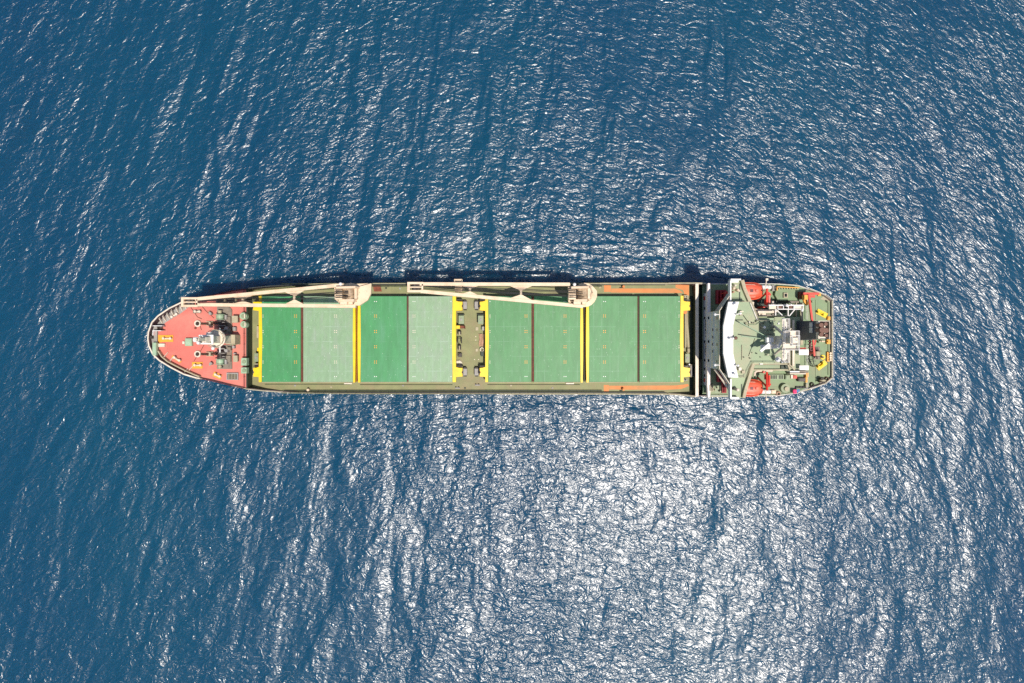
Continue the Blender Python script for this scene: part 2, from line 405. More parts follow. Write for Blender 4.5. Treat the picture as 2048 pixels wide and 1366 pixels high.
# cap rail: pale strip round the bow and the quarters
def cap(bm, pts, wd, dz=0.02):
    P = [W(*p) for p in pts]
    for a, b in zip(P[:-1], P[1:]):
        bar(bm, a + Vector((0, 0, dz)), b + Vector((0, 0, dz)), wd, 0.12)
b = B(); cap(b, [UP[i] for i in range(6, -1, -1)] + LO[1:8], 0.26); obj("cap_rail", b, 'offwhite', hl)
b = B(); cap(b, UP[15:20], 0.3); cap(b, LO[15:20], 0.3); cap(b, UP[20:], 0.22); cap(b, LO[20:], 0.22); cap(b, [UP[-1], LO[-1]], 0.24)
cap(b, UP[9:16], 0.16); cap(b, LO[9:16], 0.16); obj("cap_rail", b, 'tan', hl)

def deck(name, x0, x1, z, m, thick=0.3):
    """deck between two pixel columns, as cross strips that follow the sheer outline"""
    PU = [W(*p) for p in UP]; PL = [W(*p) for p in LO]
    def at(P, x):
        for a, b in zip(P[:-1], P[1:]):
            if a.x <= x <= b.x and b.x > a.x: return a.y + (b.y - a.y) * (x - a.x) / (b.x - a.x)
        return P[-1].y if x > P[-1].x else P[0].y
    X0 = W(x0, 0, z).x; X1 = W(x1, 0, z).x
    xs = sorted([X0, X1] + [p.x for p in PU + PL if X0 + 0.05 < p.x < X1 - 0.05])
    xs = [x for i, x in enumerate(xs) if i == 0 or x - xs[i - 1] > 0.05]
    bm = B(); rows = []
    for x in xs:
        yu, yl = at(PU, x) - 0.12, at(PL, x) + 0.12
        if yu - yl < 0.3: m_ = (yu + yl) / 2; yu, yl = m_ + 0.15, m_ - 0.15
        rows.append([bm.verts.new((x, yl, z)), bm.verts.new((x, yu, z)), bm.verts.new((x, yu, z - thick)), bm.verts.new((x, yl, z - thick))])
    for a, b in zip(rows[:-1], rows[1:]):
        for k in range(4): bm.faces.new((a[k], a[(k + 1) % 4], b[(k + 1) % 4], b[k]))
    bm.faces.new(rows[0]); bm.faces.new(rows[-1][::-1])
    return obj(name, bm, m, ship)
md = deck("main_deck", 495, 1406, MD, 'olive')
fd = deck("forecastle_deck", 298, 493.5, FD, 'red_deck', 0.2)
pd = deck("poop_deck", 1404.5, 1663, PD, 'aft_green', 0.2)
b = B(); rect(b, 492.3, 577.5, 494.5, 777.5, FD + 0.16, MD); obj("bulkhead", b, 'dark_green', ship)
b = B(); rect(b, 1391.6, 567.5, 1396.6, 793, 9.05, MD); bk = obj("bulkhead", b, 'dark_green', ship)
b = B(); rect(b, 1391, 567.2, 1397.2, 793.3, 9.2, 9.051); obj("bulkhead_cap", b, 'offwhite', bk)
b = B(); tube(b, [W(1400, 724, MD + 1), W(1400, 780, MD + 1)], 0.12, 6); tube(b, [W(1402, 718, MD + 1.3), W(1402, 770, MD + 1.3)], 0.09, 6); obj("deck_pipe", b, 'greybrown', ship)
# rounded plates closing the corners of the well
for (cx, cy, sx, sy, zt) in ((503, 770, -1, 1, 8.6), (503, 585, -1, -1, 8.6), (1384, 785, 1, 1, 8.6), (1384, 576, 1, -1, 8.6)):
    b = B(); ex = cx + sx * 9; ey = cy + sy * 9
    pts = [(ex, ey)] + [(cx + sx * 9 * math.cos(a), cy + sy * 9 * math.sin(a)) for a in [math.pi / 2 * k / 5 for k in range(6)]]
    prism(b, pts, zt, MD); obj("corner_plate", b, 'white' if sx > 0 else 'dark_green', ship)

# orange primer patches on the side decks (flat paint)
def flat(name, polys, z, m, parent, th=0.02):
    b = B()
    for p in polys: prism(b, p, z, z - th + 0.001)
    return obj(name, b, m, parent)
flat("primer_patch", [[(1208, 568.8), (1222, 568.8), (1222, 584), (1208, 584)], [(1222.3, 577), (1350, 577), (1362, 582), (1366, 586), (1222.3, 585)], [(1351, 569), (1378, 569), (1378, 592), (1370, 592), (1366, 580), (1351, 576)]], MD + 0.02, 'primer', md)
flat("primer_patch", [[(1207.5, 770), (1218, 770), (1218, 784.5), (1207.5, 784.5)], [(1218.3, 771.5), (1352, 771), (1376, 768), (1378, 772), (1362, 778), (1330, 779.5), (1218.3, 779)]], MD + 0.02, 'primer', md)
flat("dark_deck_patch", [[(1397.5, 570), (1405.5, 570), (1405.5, 791), (1397.5, 791)], [(1380, 592), (1391, 592), (1391, 780), (1380, 780)]], MD + 0.02, 'dark_green', md)  # dark deck strips; shade beside the bulkhead is put into their colour
flat("primer_patch", [[(745, 569), (760, 569), (764, 583), (748, 583)]], MD + 0.02, 'rust', md)

# ------------------------------------------------------------------ hatches
HT = 9.3
hatches = [  # first yellow beam, panels, seams, last yellow beam ; outer hinge side
    dict(y1=(517.5, 523), pan=[(523.3, 601.3, 'hatch_green'), (606.3, 706, 'hatch_pale')], y2=(706.3, 711), hinge='L'),
    dict(y1=(715, 720.5), pan=[(720.8, 813.5, 'hatch_green'), (817, 905, 'hatch_pale')], y2=(905.3, 911.8), hinge='R'),
    dict(y1=(970.5, 976), pan=[(976.3, 1063, 'hatch_worn'), (1068, 1161, 'hatch_worn')], y2=(1161.3, 1166.5), hinge='L'),
    dict(y1=(1172, 1177.5), pan=[(1177.8, 1275, 'hatch_worn'), (1279, 1361, 'hatch_worn')], y2=(1361.3, 1367), hinge='R')]
sock = {0: [[526, 591], [671]], 1: [[751], [828, 902]], 2: [[980, 1052], [1130]], 3: [[1209], [1289, 1358]]}
for hi, h in enumerate(hatches):
    b = B(); rect(b, h['y1'][0] + 1.5, 594.5, h['y2'][1] - 1.5, 761.5, 8.55, MD); co = obj("hatch_coaming", b, 'box_green', ship)
    # coaming stays along both long sides
    b = B()
    x = h['y1'][0] + 6
    while x < h['y2'][1] - 4:
        for yy, s in ((592.8, 1), (763.3, -1)):
            rect(b, x, min(yy, yy + s * 1.9), x + 0.9, max(yy, yy + s * 1.9), 8.2, MD)
        x += 8.5
    obj("coaming_stay", b, 'box_green', co)
    # rust coloured sealing channel under the seam between the panels
    (a0, a1, _), (c0, c1, _) = h['pan']
    b = B(); rect(b, a1 + 0.1, 593, c0 - 0.1, 763.3, HT - 0.28, 8.56); obj("hatch_seam", b, 'rust', ship)
    b = B(); rect(b, (a1 + c0) / 2 - 0.5, 593, (a1 + c0) / 2 + 0.5, 763.3, HT - 0.1, HT - 0.275); obj("seam_rail", b, 'black', ship)
    for pi, (x0, x1, m) in enumerate(h['pan']):
        b = B(); rect(b, x0, 592.3, x1, 763.8, HT, 8.56)
        bmesh.ops.bevel(b, geom=[e for e in b.edges], offset=0.05, segments=1, affect='EDGES')
        lab = {'hatch_green': "smooth bright green panel", 'hatch_pale': "faded pale green panel with white seams", 'hatch_worn': "scuffed mid green panel"}[m]
        hc = obj("hatch_cover", b, m, ship, label=lab)
        b = B(); rect(b, x0 + 0.3, 763.9, x1 - 0.3, 764.9, HT - 0.35, 8.6); obj("side_skirt", b, 'tan', hc)
        for sx in sock[hi][pi]:
            for ry in (603, 632, 663, 693.5, 724, 753):
                edge = ry in (603, 753); b = B()
                single = sx in (526, 980, 902, 1358)
                for dx in ((0,) if single else (-1.9, 1.9)):
                    for dy in ((0,) if edge else (-1.9, 1.9)):
                        rect(b, sx + dx - 0.8, ry + dy - 0.8, sx + dx + 0.8, ry + dy + 0.8, HT + 0.06, HT - 0.01)
                obj("container_socket", b, 'white' if edge or hi == 0 and pi == 1 and single else ('offwhite' if (m == 'hatch_pale' or single) else 'orange'), hc)
    for nm, (x0, x1), sg in (("y1", h['y1'], -1), ("y2", h['y2'], 1)):
        inner_ = x1 if sg < 0 else x0; outer = x0 if sg < 0 else x1
        b = B()
        bulge = 1.4
        if (h['hinge'] == 'L' and sg < 0) or (h['hinge'] == 'R' and sg > 0):
            prism(b, [(inner_, 591.5), (outer, 591.5), (outer, 764.3), (inner_, 764.3), (inner_ - sg * bulge * 0.2, 730), (inner_ - sg * bulge, 678), (inner_ - sg * bulge * 0.2, 625)], HT + 0.10, 8.0)
        else:
            prism(b, [(inner_, 592), (outer - sg * 1.0, 592), (outer - sg * 0.2, 640), (outer, 678), (outer - sg * 0.2, 716), (outer - sg * 1.0, 765), (inner_, 765), (inner_ - sg * 0.8, 678)], HT + 0.10, 8.0)
        beam = obj("end_beam", b, 'yellow', ship)
        if (h['hinge'] == 'L' and sg < 0) or (h['hinge'] == 'R' and sg > 0):
            for (ya, yb) in ((602.5, 621.5), (735, 754)):
                b = B(); t = 11 if sg < 0 else 13
                mid = (ya + yb) / 2
                prism(b, [(outer, ya - 1), (outer + sg * 5, ya + 0.5), (outer + sg * t, ya + 1), (outer + sg * t, mid - 3), (outer + sg * (t - 2.0), mid), (outer + sg * t, mid + 3), (outer + sg * t, yb - 1), (outer, yb)], HT + 0.04, 8.2)
                obj("hinge_block", b, 'yellow', beam)
                b = B(); rect(b, min(outer + sg * 1, outer + sg * (t + 0)), ya - 3.6, max(outer + sg * 1, outer + sg * (t + 0)), ya - 1.8, HT - 0.5, MD + 0.01)
                obj("support_bracket", b, 'dark', beam)
                p = W(outer + sg * (t - 0.5), mid, 8.9); b = B(); cyl(b, p + Vector((0, -0.5, 0)), p + Vector((0, 0.5, 0)), 0.22); obj("hinge_pin", b, 'dark', beam)
for xa in (712.9, 1169.2):       # chain and shafts lying in the gap between two hatches
    b = B(); rect(b, xa - 1.6, 594, xa + 1.6, 763, 8.3, 7.2)
    for yy in (611, 646, 684, 731): rect(b, xa - 1.9, yy, xa + 1.9, yy + 1.5, 8.6, 7.2)
    obj("hatch_gap_channel", b, 'rust' if xa < 800 else 'black', ship)

# ------------------------------------------------------------------ main deck fittings
def fitting(name, m, parent, boxes=(), drums=(), label=None):
    b = B()
    for q in boxes: rect(b, *q)
    for q in drums: drum(b, *q)
    bmesh.ops.bevel(b, geom=[e for e in b.edges if len(b.faces) < 60], offset=0.03, segments=1, affect='EDGES')
    o = obj(name, b, m, parent)
    if label: o['label'] = label
    return o
# cross deck between hatch 2 and 3
for x0, y0, x1, y1 in ((926, 603, 934, 618), (949, 603, 957, 618), (926, 737, 934, 751), (949, 737, 957, 751)):
    f = fitting("cleat_box", 'grey', ship, [(x0, y0, x1, y1, MD + 1.2, MD)])
    fitting("bracket", 'dark', f, [(x0 + 1, y0 - 2.4, x1 - 1, y0 - 0.8, MD + 1.1, MD + .01), (x0 + 1, y1 + 0.8, x1 - 1, y1 + 2.2, MD + 1.1, MD + .01)])
for x0, y0, x1, y1 in ((917, 631, 928, 648), (956, 631, 967, 648), (508.5, 706.5, 516.5, 723.5), (1370.5, 707.5, 1379.5, 725)):
    f = fitting("vent_box", 'box_green', ship, [(x0 + 0.5, y0 + 0.5, x1 - 0.5, y1 - 0.5, MD + 1.6, MD), (x0, y0, x1, y1, MD + 1.85, MD + 1.6)])
    p = W((x0 + x1) / 2, (y0 + y1) / 2, MD + 1.85); bq = B(); cyl(bq, p, p + Vector((0, 0, 0.12)), 0.25); obj("vent_valve", bq, 'grey', f)
    if x0 > 900 and x0 < 1000: fitting("vent_frame", 'dark_green', f, [(x0 - 1.5, y0 - 3.4, x1 + 0.6, y0 - 1.2, MD + 1.0, MD + .01)])
fitting("hand_wheel_box", 'tan', ship, [(915.5, 662, 922.5, 669.5, MD + 0.9, MD)])
fitting("hand_wheel_box", 'tan', ship, [(916, 690, 922, 700, MD + 0.9, MD)])
for x0, y0, x1, y1 in ((915.5, 676, 923, 686), (916.5, 662.5, 921.5, 668.5), (917, 691, 921, 699)):
    b = B(); zt = MD + 1.3
    P = [W(x0, y1, zt), W(x0, y0, zt), W(x1, y0, zt), W(x1, y1, zt)]
    tube(b, P, 0.09); [cyl(b, (p.x, p.y, MD), p, 0.07, seg=5) for p in P]; obj("guard_frame", b, 'black', ship)
fitting("winch_motor", 'dark', ship, [(916, 706.5, 923.5, 714, MD + 1.0, MD)], [(919, 710, MD + 1, MD + 1.2, 2.2)])
fitting("hydraulic_block", 'yellow', ship, [(912.2, 651, 920, 657.5, HT - 0.2, 8.2)])
fitting("hydraulic_motor", 'rust', ship, [(920.5, 651.5, 928, 656.5, 8.9, 7.4), (929, 652, 930, 658, 8.6, 7.4)])
fitting("hydraulic_block", 'yellow', ship, [(514.3, 695.5, 517.3, 702.5, HT - 0.2, 8.2)])
fitting("deck_locker", 'grey', ship, [(963.5, 653, 969, 661, MD + 1.3, MD)])
fitting("deck_locker", 'dark_green', ship, [(961.5, 703, 968.5, 712.5, MD + 0.9, MD)])
fitting("deck_hatch", 'tan', ship, [(951, 654, 957, 661, MD + 0.12, MD)])
fitting("deck_hatch", 'tan', ship, [(951, 697, 956, 703, MD + 0.12, MD)])
for x, y in ((949, 719), (957, 719), (951.5, 673), (951.5, 680)): fitting("deck_socket", 'offwhite', ship, [(x - 1, y - 1, x + 1, y + 1, MD + 0.08, MD)])
b = B()
for i in range(9):
    x = 959.5 + i * 0.95; pts = []
    for k in range(7): pts.append(W(x + math.sin(k * 0.9 + i) * 0.9 + (0.6 * (6 - k) * (i - 4) / 8), 668 + k * 4.1, MD + 0.25 + 0.12 * (i % 3)))
    tube(b, pts, 0.07, 5)
obj("mooring_hose", b, 'rope', category="hose", label="pile of pink beige hoses lying on deck beside the aft yellow hatch beam")
b = B(); p = W(964, 699, MD + 0.5)
for k in range(4): torus(b, (p.x, p.y, MD + 0.12 + 0.16 * k), 0.36, 0.09)
obj("rope_coil", b, 'offwhite', category="rope coil", label="small white coil of rope below the pile of pink hoses amidships")
b = B()
for k in range(5):
    a = k * 1.3; p = W(917 + 3.5 * math.cos(a), 726 + 2.0 * math.sin(a), MD + 0.3); ball(b, p, 0.42, 0.6, 8)
obj("canvas_bundle", b, 'offwhite', category="canvas bundle", label="crumpled off white bundle beside the yellow hatch beam, forward side of the midship gap")
# aft of hatch 4
b = B(); tube(b, [W(1371, 612 + k * 12, MD + 0.8) for k in range(1, 8)], 0.22, 8); tube(b, [W(1372, 620, MD + 0.5), W(1376, 680, MD + 0.5), W(1377, 705, MD + 0.5)], 0.28, 8); obj("deck_pipe", b, 'tan', ship)
fitting("mushroom_vent", 'primer', ship, [], [(1370.5, 624, MD, MD + 1.2, 4, 12)])
fitting("mooring_fitting", 'tan', ship, [(1367.5, 590, 1377, 598, MD + 0.9, MD)], [(1370, 594, MD + .9, MD + 1.2, 1.6), (1375, 594, MD + .9, MD + 1.2, 1.6)])
f = fitting("winch_box", 'grey', ship, [(1380.5, 731, 1385.5, 752, MD + 1.1, MD)]); fitting("bracket", 'tan', f, [(1378.5, 729, 1387, 730.5, MD + 1.1, MD), (1378.5, 752.5, 1387, 754, MD + 1.1, MD)])
fitting("lamp_post", 'white', ship, [], [(1379, 729, MD, MD + 2.4, 1.6)])
fitting("deck_locker", 'tan', ship, [(513, 652, 517, 676, MD + 0.8, MD)])
fitting("hatch_support", 'tan', ship, [(509, 727, 516, 731, MD + 1.5, MD)])
# pipes and rail along both sides
for (ya, yb, sgn) in ((781, 784.3, 1), (572.3, 569.6, -1)):
    b = B(); tube(b, [W(568, ya, MD + 0.3), W(900, ya, MD + 0.3), W(1204, ya, MD + 0.3)], 0.08); tube(b, [W(560, yb, MD + 0.35), W(900, yb, MD + 0.35), W(1330, yb, MD + 0.35)], 0.09)
    for k in range(46): bar(b, W(566 + k * 14, ya - sgn * 1.5, MD + 0.12), W(566 + k * 14, yb, MD + 0.12), 0.07, 0.2)
    obj("deck_pipe", b, 'dark_green', ship)
    b = B(); railing(b, [(566, yb + sgn * 1.6), (745, yb + sgn * 2.6), (1335, yb + sgn * 2.8)], MD + 0.1, step=1.6, r=0.028); obj("railing", b, 'olive', ship)
for x, y in ((615.5, 780), (1247.5, 779), (1247.5, 573)):
    f = fitting("mushroom_vent", 'offwhite', ship, [], [(x, y, MD, MD + 1.0, 2.7, 12)], "small orange topped vent")
    f.data.materials[0] = M['primer'] if x > 700 else M['cream']
    fitting("vent_base", 'black', f, [(x - 8, y + 1.5, x - 3, y + 3.0, MD + 0.25, MD)])
for (x, y, m_) in ((590, 771, 'grey'), (662, 774, 'tan'), (806, 771, 'grey'), (930, 776, 'dark_green'), (1022, 771, 'tan'), (1105, 776, 'grey'), (772, 576, 'dark_green'), (800, 577, 'grey'), (1200, 575, 'tan')):
    fitting("manhole_cover", m_, md, [], [(x, y, MD, MD + 0.1, 2.0, 12)])
for (xa, xb, y) in ((720, 905, 769.5), (975, 1160, 769.3), (530, 700, 768.6)):
    b = B(); tube(b, [W(xa, y, MD + 0.12), W(xb, y, MD + 0.12)], 0.05, 5); obj("hydraulic_line", b, 'dark_green', md)
for (x, y) in ((915, 776), (955, 770), (1370, 760), (1372, 603)):
    bollard_base(x, y, 9, 4, 0, 'olive', MD, posts='grey') if False else fitting("deck_bollard", 'grey', md, [(x - 5, y - 1.6, x + 5, y + 1.6, MD + 0.12, MD)], [(x - 2.8, y, MD + .12, MD + 0.7, 1.5, 10), (x + 2.8, y, MD + .12, MD + 0.7, 1.5, 10)])
for x in (696, 1140): fitting("hatch_platform", 'offwhite', ship, [(x - 8, 765.8, x + 8, 768.3, MD + 1.0, MD + 0.85), (x - 7, 766.2, x - 6, 768, MD + 0.85, MD), (x + 6, 766.2, x + 7, 768, MD + 0.85, MD)])

# ------------------------------------------------------------------ cargo cranes
def quad_slab(bm, pts, z0, z1):
    prism(bm, pts, z0, z1)
def crane(tag, foot_u, foot_l, tip, house, braces, ZJ, label):
    """twin girder jib lying flat, its winch house and pedestal; pixels at jib height"""
    root_parent = empty("deck_crane", W(house[0], house[1], MD).to_tuple()); root_parent.parent = ship
    root_parent.location = ORG[root_parent] - ORG[ship]; root_parent['label'] = label
    b = B(); hw = 0.42
    (u0, u1), (l0, l1) = foot_u, foot_l
    bar(b, W(*u0, ZJ), W(*u1, ZJ), 0.62, 0.9); bar(b, W(*l0, ZJ), W(*l1, ZJ), 0.62, 0.9)
    jb = obj("jib", b, 'cream', root_parent)
    tx, ty, tw, th = tip
    b = B()
    rect(b, tx, ty, tx + 5, ty + th, ZJ + 0.55, ZJ - 0.6); rect(b, tx + 5.1, ty, tx + tw, ty + 4.2, ZJ + 0.5, ZJ - 0.6)
    rect(b, tx + 5.1, ty + th - 4.4, tx + tw, ty + th, ZJ + 0.5, ZJ - 0.6); rect(b, tx + tw - 3.2, ty + 4.3, tx + tw - 0.2, ty + th - 4.5, ZJ + 0.45, ZJ - 0.6)
    rect(b, tx + 5.1, ty + th / 2 - 1.1, tx + tw - 3.3, ty + th / 2 + 1.1, ZJ + 0.45, ZJ - 0.3)
    obj("jib_head", b, 'cream', jb)
    b = B()
    for yy in (ty + th * 0.33, ty + th * 0.68):
        p = W(tx + tw * 0.48, yy, ZJ - 0.1); cyl(b, p + Vector((0, -0.15, 0)), p + Vector((0, 0.15, 0)), 0.62, seg=14)
        p = W(tx + tw * 0.70, yy, ZJ - 0.2); cyl(b, p + Vector((0, -0.15, 0)), p + Vector((0, 0.15, 0)), 0.45, seg=14)
    obj("sheave", b, 'dark', jb)
    def yu(x): t = (x - u0[0]) / (u1[0] - u0[0]); return u0[1] + (u1[1] - u0[1]) * t
    def yl(x): t = (x - l0[0]) / (l1[0] - l0[0]); return l0[1] + (l1[1] - l0[1]) * t
    for bx, g in braces:
        b = B(); a, c = yu(bx), yl(bx); gd = min(14, (c - a) * 0.36)
        bar(b, W(bx, a, ZJ), W(bx, c, ZJ), 0.38, 0.5)
        prism(b, [(bx - g, yu(bx - g) + 3.2), (bx + g, yu(bx + g) + 3.2), (bx + 2.4, a + gd), (bx - 2.4, a + gd)], ZJ + 0.3, ZJ - 0.2)
        prism(b, [(bx - g, yl(bx - g) - 3.2), (bx - 2.4, c - gd), (bx + 2.4, c - gd), (bx + g, yl(bx + g) - 3.2)], ZJ + 0.3, ZJ - 0.2)
        obj("cross_brace", b, 'cream', jb)
    b = B()
    hx = house[0] - 12
    for k, (yo, yo2) in enumerate(((0.36, 0.25), (0.42, 0.36), (0.55, 0.55), (0.62, 0.66))):
        xs = tx + tw
        cyl(b, W(xs, ty + th * yo, ZJ + 0.4), W(hx, house[1] - 15 + 30 * yo2, ZJ + 2.2), 0.05, seg=5)
    for g in (0.3, 0.7): cyl(b, W(tx + tw, ty + th * g, ZJ - 0.4), W(hx, house[1] - 12 + 20 * g, ZJ + 0.5), 0.045, seg=5)
    obj("hoist_wire", b, 'black', root_parent)
    return root_parent, jb
# ---- forward crane
ZJ = 14.6
c1, j1 = crane("fwd", ((392, 598.5), (688, 570)), ((394, 609.5), (712, 612.6)), (362, 594.5, 33, 19.5), (708, 590), [(486, 20), (589, 19)], ZJ,
               "forward crane, its jib reaching over the red bow deck")
def crane_house(c, X, Y, right, label_fwd):
    """X,Y pixel of the house centre at z 16.8"""
    s = right
    b = B()   # pedestal: round column flaring up from the deck, with a chamfered head
    base = W(X + (16 if label_fwd else -2), Y + 1, MD)
    topc = W(X + 6, Y, 13.2)
    cyl(b, (topc.x, topc.y, MD), (topc.x, topc.y, 12.0), 1.75, 1.75, 20)
    cyl(b, (topc.x, topc.y, 12.0), (topc.x, topc.y, 13.2), 1.8, 2.3, 20)
    obj("pedestal", b, 'cream', c)
    b = B()
    if label_fwd:
        prism(b, [(668, 574), (690, 568.5), (742, 566.5), (741, 585), (735, 600), (718, 611), (684, 611.5), (672, 600)], 14.1, 13.2)
        prism(b, [(716, 574), (742.5, 566.6), (742, 586), (735.5, 600), (719, 611), (705, 610.5), (716, 598)], 14.9, 14.11)
    else:
        prism(b, [(1136, 574), (1150, 571), (1186, 573), (1194, 582), (1194, 594), (1188, 601), (1172, 611), (1160, 610), (1137, 606)], 14.1, 13.2)
    obj("slewing_platform", b, 'cream', c)
    b = B()
    for k, dy in enumerate((-8, -4, 1, 5)):
        tube(b, [W(X - 24, Y + dy, 16.9), W(X - 8, Y + dy * 0.9, 16.6), W(X + 6, Y + dy * 0.7, 15.9)], 0.06, 5)
    obj("hoist_wire", b, 'black', c)
    b = B()
    for (dx, dy, s_) in ((-20, 12, 1.6), (-9, -14, 1.3), (14, -8, 1.5), (14, 4, 1.8), (9, 10, 1.2), (-2, 15, 1.4)): rect(b, X + dx, Y + dy, X + dx + s_ * 1.6, Y + dy + s_, 15.2, 14.11)
    obj("junction_box", b, 'cream_dk', c)
    # side girders of the house
    x0 = X - 22; x1 = X + (28 if label_fwd else 24)
    b = B()
    bar(b, W(x0 + 3, Y - 14, 15.3), W(x1 - 8, Y - 15, 16.0), 0.4, 1.9); bar(b, W(x0 + 8, Y + 12, 15.0), W(x1 - 12, Y + 11, 15.6), 0.5, 1.6)
    bar(b, W(x1 - 10, Y - 13, 15.4), W(x1 - 10, Y + 8, 15.4), 0.45, 1.5)
    obj("house_frame", b, 'cream', c)
    b = B()
    rect(b, X - 26, Y - 11, X - 11, Y - 2, 16.3, 14.1); rect(b, X - 26, Y - 1.6, X - 11, Y + 9, 16.6, 14.1)
    bmesh.ops.bevel(b, geom=list(b.edges), offset=0.06, segments=1, affect='EDGES')
    cb = obj("winch_cabinet", b, 'cream', c)
    b = B()
    for k in range(5): rect(b, X - 25.5, Y - 10 + k * 2.0, X - 11.5, Y - 9.2 + k * 2.0, 16.45, 16.301)
    rect(b, X - 23, Y + 1.5, X - 16, Y + 4.5, 16.75, 16.601)
    obj("cabinet_louvre", b, 'cream_dk', cb)
    b = B()
    for (dx, dy, r, l) in ((-2, -7, 0.75, 1.0), (5, -6, 0.95, 1.3), (-1, 1, 0.6, 0.9), (6, 3, 0.75, 1.4)):
        p = W(X + dx, Y + dy, 15.2); cyl(b, p + Vector((0, -l / 2, 0)), p + Vector((0, l / 2, 0)), r, seg=16)
        cyl(b, p + Vector((0, -l / 2 - 0.1, 0)), p + Vector((0, -l / 2, 0)), r * 1.25, seg=16); cyl(b, p + Vector((0, l / 2, 0)), p + Vector((0, l / 2 + 0.1, 0)), r * 1.25, seg=16)
    obj("winch_drum", b, 'cream_dk', c)
    b = B()
    for (dx, dy, w_, h_) in ((-6, -9, 5, 4), (0, -3, 12, 1.6), (2, 6, 10, 2.2), (11, -2, 3, 9), (-8, 5, 4, 5)):
        rect(b, X + dx, Y + dy, X + dx + w_, Y + dy + h_, 15.1 + (dx % 3) * 0.2, 14.11)
    obj("winch_machinery", b, 'greybrown', c)
    b = B(); rect(b, X - 10, Y - 12, X + 13, Y + 9, 14.16, 14.101); obj("machinery_floor", b, 'dark', c)
    b = B()
    for k in range(3): p = W(X - 4 + k * 6, Y - 9 + k * 5, 15.6); bar(b, p + Vector((-0.7, 0, 0)), p + Vector((0.7, 0.1, 0)), 0.14, 0.3)
    obj("brake_lever", b, 'black', c)
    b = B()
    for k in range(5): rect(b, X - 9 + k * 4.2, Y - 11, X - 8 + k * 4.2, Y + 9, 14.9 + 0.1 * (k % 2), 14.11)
    obj("machinery_shadow_frame", b, 'dark', c) if False else obj("machinery_shadow_bars", b, 'dark', c)  # dark bars stand in for shadow among the winch machinery
    b = B(); railing(b, [(x0 + 4, Y - 17), (x1 - 10, Y - 17.5)], 14.1, r=0.035); railing(b, [(x1 - 6, Y - 15), (x1 - 2, Y - 4), (x1 - 6, Y + 8)], 14.15, r=0.035)
    obj("railing", b, 'cream', c)
    b = B(); rect(b, X - 16, Y + 12, X - 1, Y + 19, 16.0, 14.11); rect(b, X + 1, Y + 13, X + 10, Y + 18.5, 15.2, 14.11)
    bmesh.ops.bevel(b, geom=list(b.edges), offset=0.08, segments=1, affect='EDGES')
    cab = obj("operator_cab", b, 'cream', c)
    b = B(); rect(b, X - 16.5, Y + 13, X - 16, Y + 18, 15.7, 14.8); obj("cab_window", b, 'glass', cab)
    b = B(); ball(b, W(X - 14, Y - 22 + (0 if label_fwd else 1), 17), 0.32); cyl(b, W(X - 14, Y - 20, 14), W(X - 14, Y - 22, 17), 0.06, seg=6); obj("floodlight", b, 'white', c)
crane_house(c1, 695, 590, 1, True)
c2, j2 = crane("aft", ((840, 568.3), (1140, 569.0)), ((842, 582.8), (1166, 613)), (814.5, 564, 32, 20.5), (1164, 590), [(940, 16), (1042, 22)], ZJ,
               "aft crane, its jib reaching forward over the gap between the hatches")
crane_house(c2, 1163, 590, 1, False)
# rest for the aft jib
cr = empty("jib_rest", W(917, 573, MD).to_tuple()); cr.parent = ship; cr.location = ORG[cr] - ORG[ship]
b = B(); rect(b, 910, 572, 924, 584.5, 13.2, 12.9); rect(b, 909.5, 559.5, 925, 566, 13.0, 12.7)
for dx in (911.5, 922.5):
    p = W(dx, 575, 13); bar(b, (p.x, p.y, MD), (p.x, p.y, 12.95), 0.4, 0.4); p = W(dx, 563, 13); bar(b, (p.x, p.y, MD), (p.x, p.y, 12.8), 0.3, 0.3)
    bar(b, W(dx, 562, 12.9), W(dx, 584, 12.9), 0.25, 0.4)
obj("rest_frame", b, 'cream', cr)
b = B(); railing(b, [(909.5, 566), (909.5, 559.5), (925, 559.5), (925, 566)], 13.0, r=0.05); obj("railing", b, 'cream', cr)
b = B()
for k in range(6): rect(b, 911, 574 + k * 1.7, 923, 575 + k * 1.7, 13.3, 13.201)
obj("platform_grating", b, 'cream_dk', cr)
# rest for the forward jib, on the forecastle
cr = empty("jib_rest", W(470, 590, FD).to_tuple()); cr.parent = ship; cr.location = ORG[cr] - ORG[ship]
b = B()
for px_ in (450, 472):
    for py_ in (596, 607):
        p = W(px_, py_, 13.4); bar(b, (p.x, p.y, FD), (p.x, p.y, 13.4), 0.3, 0.3)
bar(b, W(450, 596, 13.4), W(450, 607, 13.4), 0.3, 0.4); bar(b, W(472, 596, 13.4), W(472, 607, 13.4), 0.3, 0.4)
obj("rest_frame", b, 'tan', cr)
b = B(); rect(b, 432, 598, 445, 608, FD + 1.5, FD); rect(b, 446, 597, 473, 609, FD + 0.9, FD + 0.6); obj("winch_bed", b, 'greybrown', cr)
b = B()
for k in range(5): rect(b, 447 + k * 5.2, 598, 449 + k * 5.2, 608, FD + 1.3, FD + 0.9)
rect(b, 435, 600.5, 442, 605.5, FD + 1.9, FD + 1.5); rect(b, 455, 600, 470, 603, FD + 1.5, FD + 0.9)
obj("winch_gear", b, 'dark', cr)

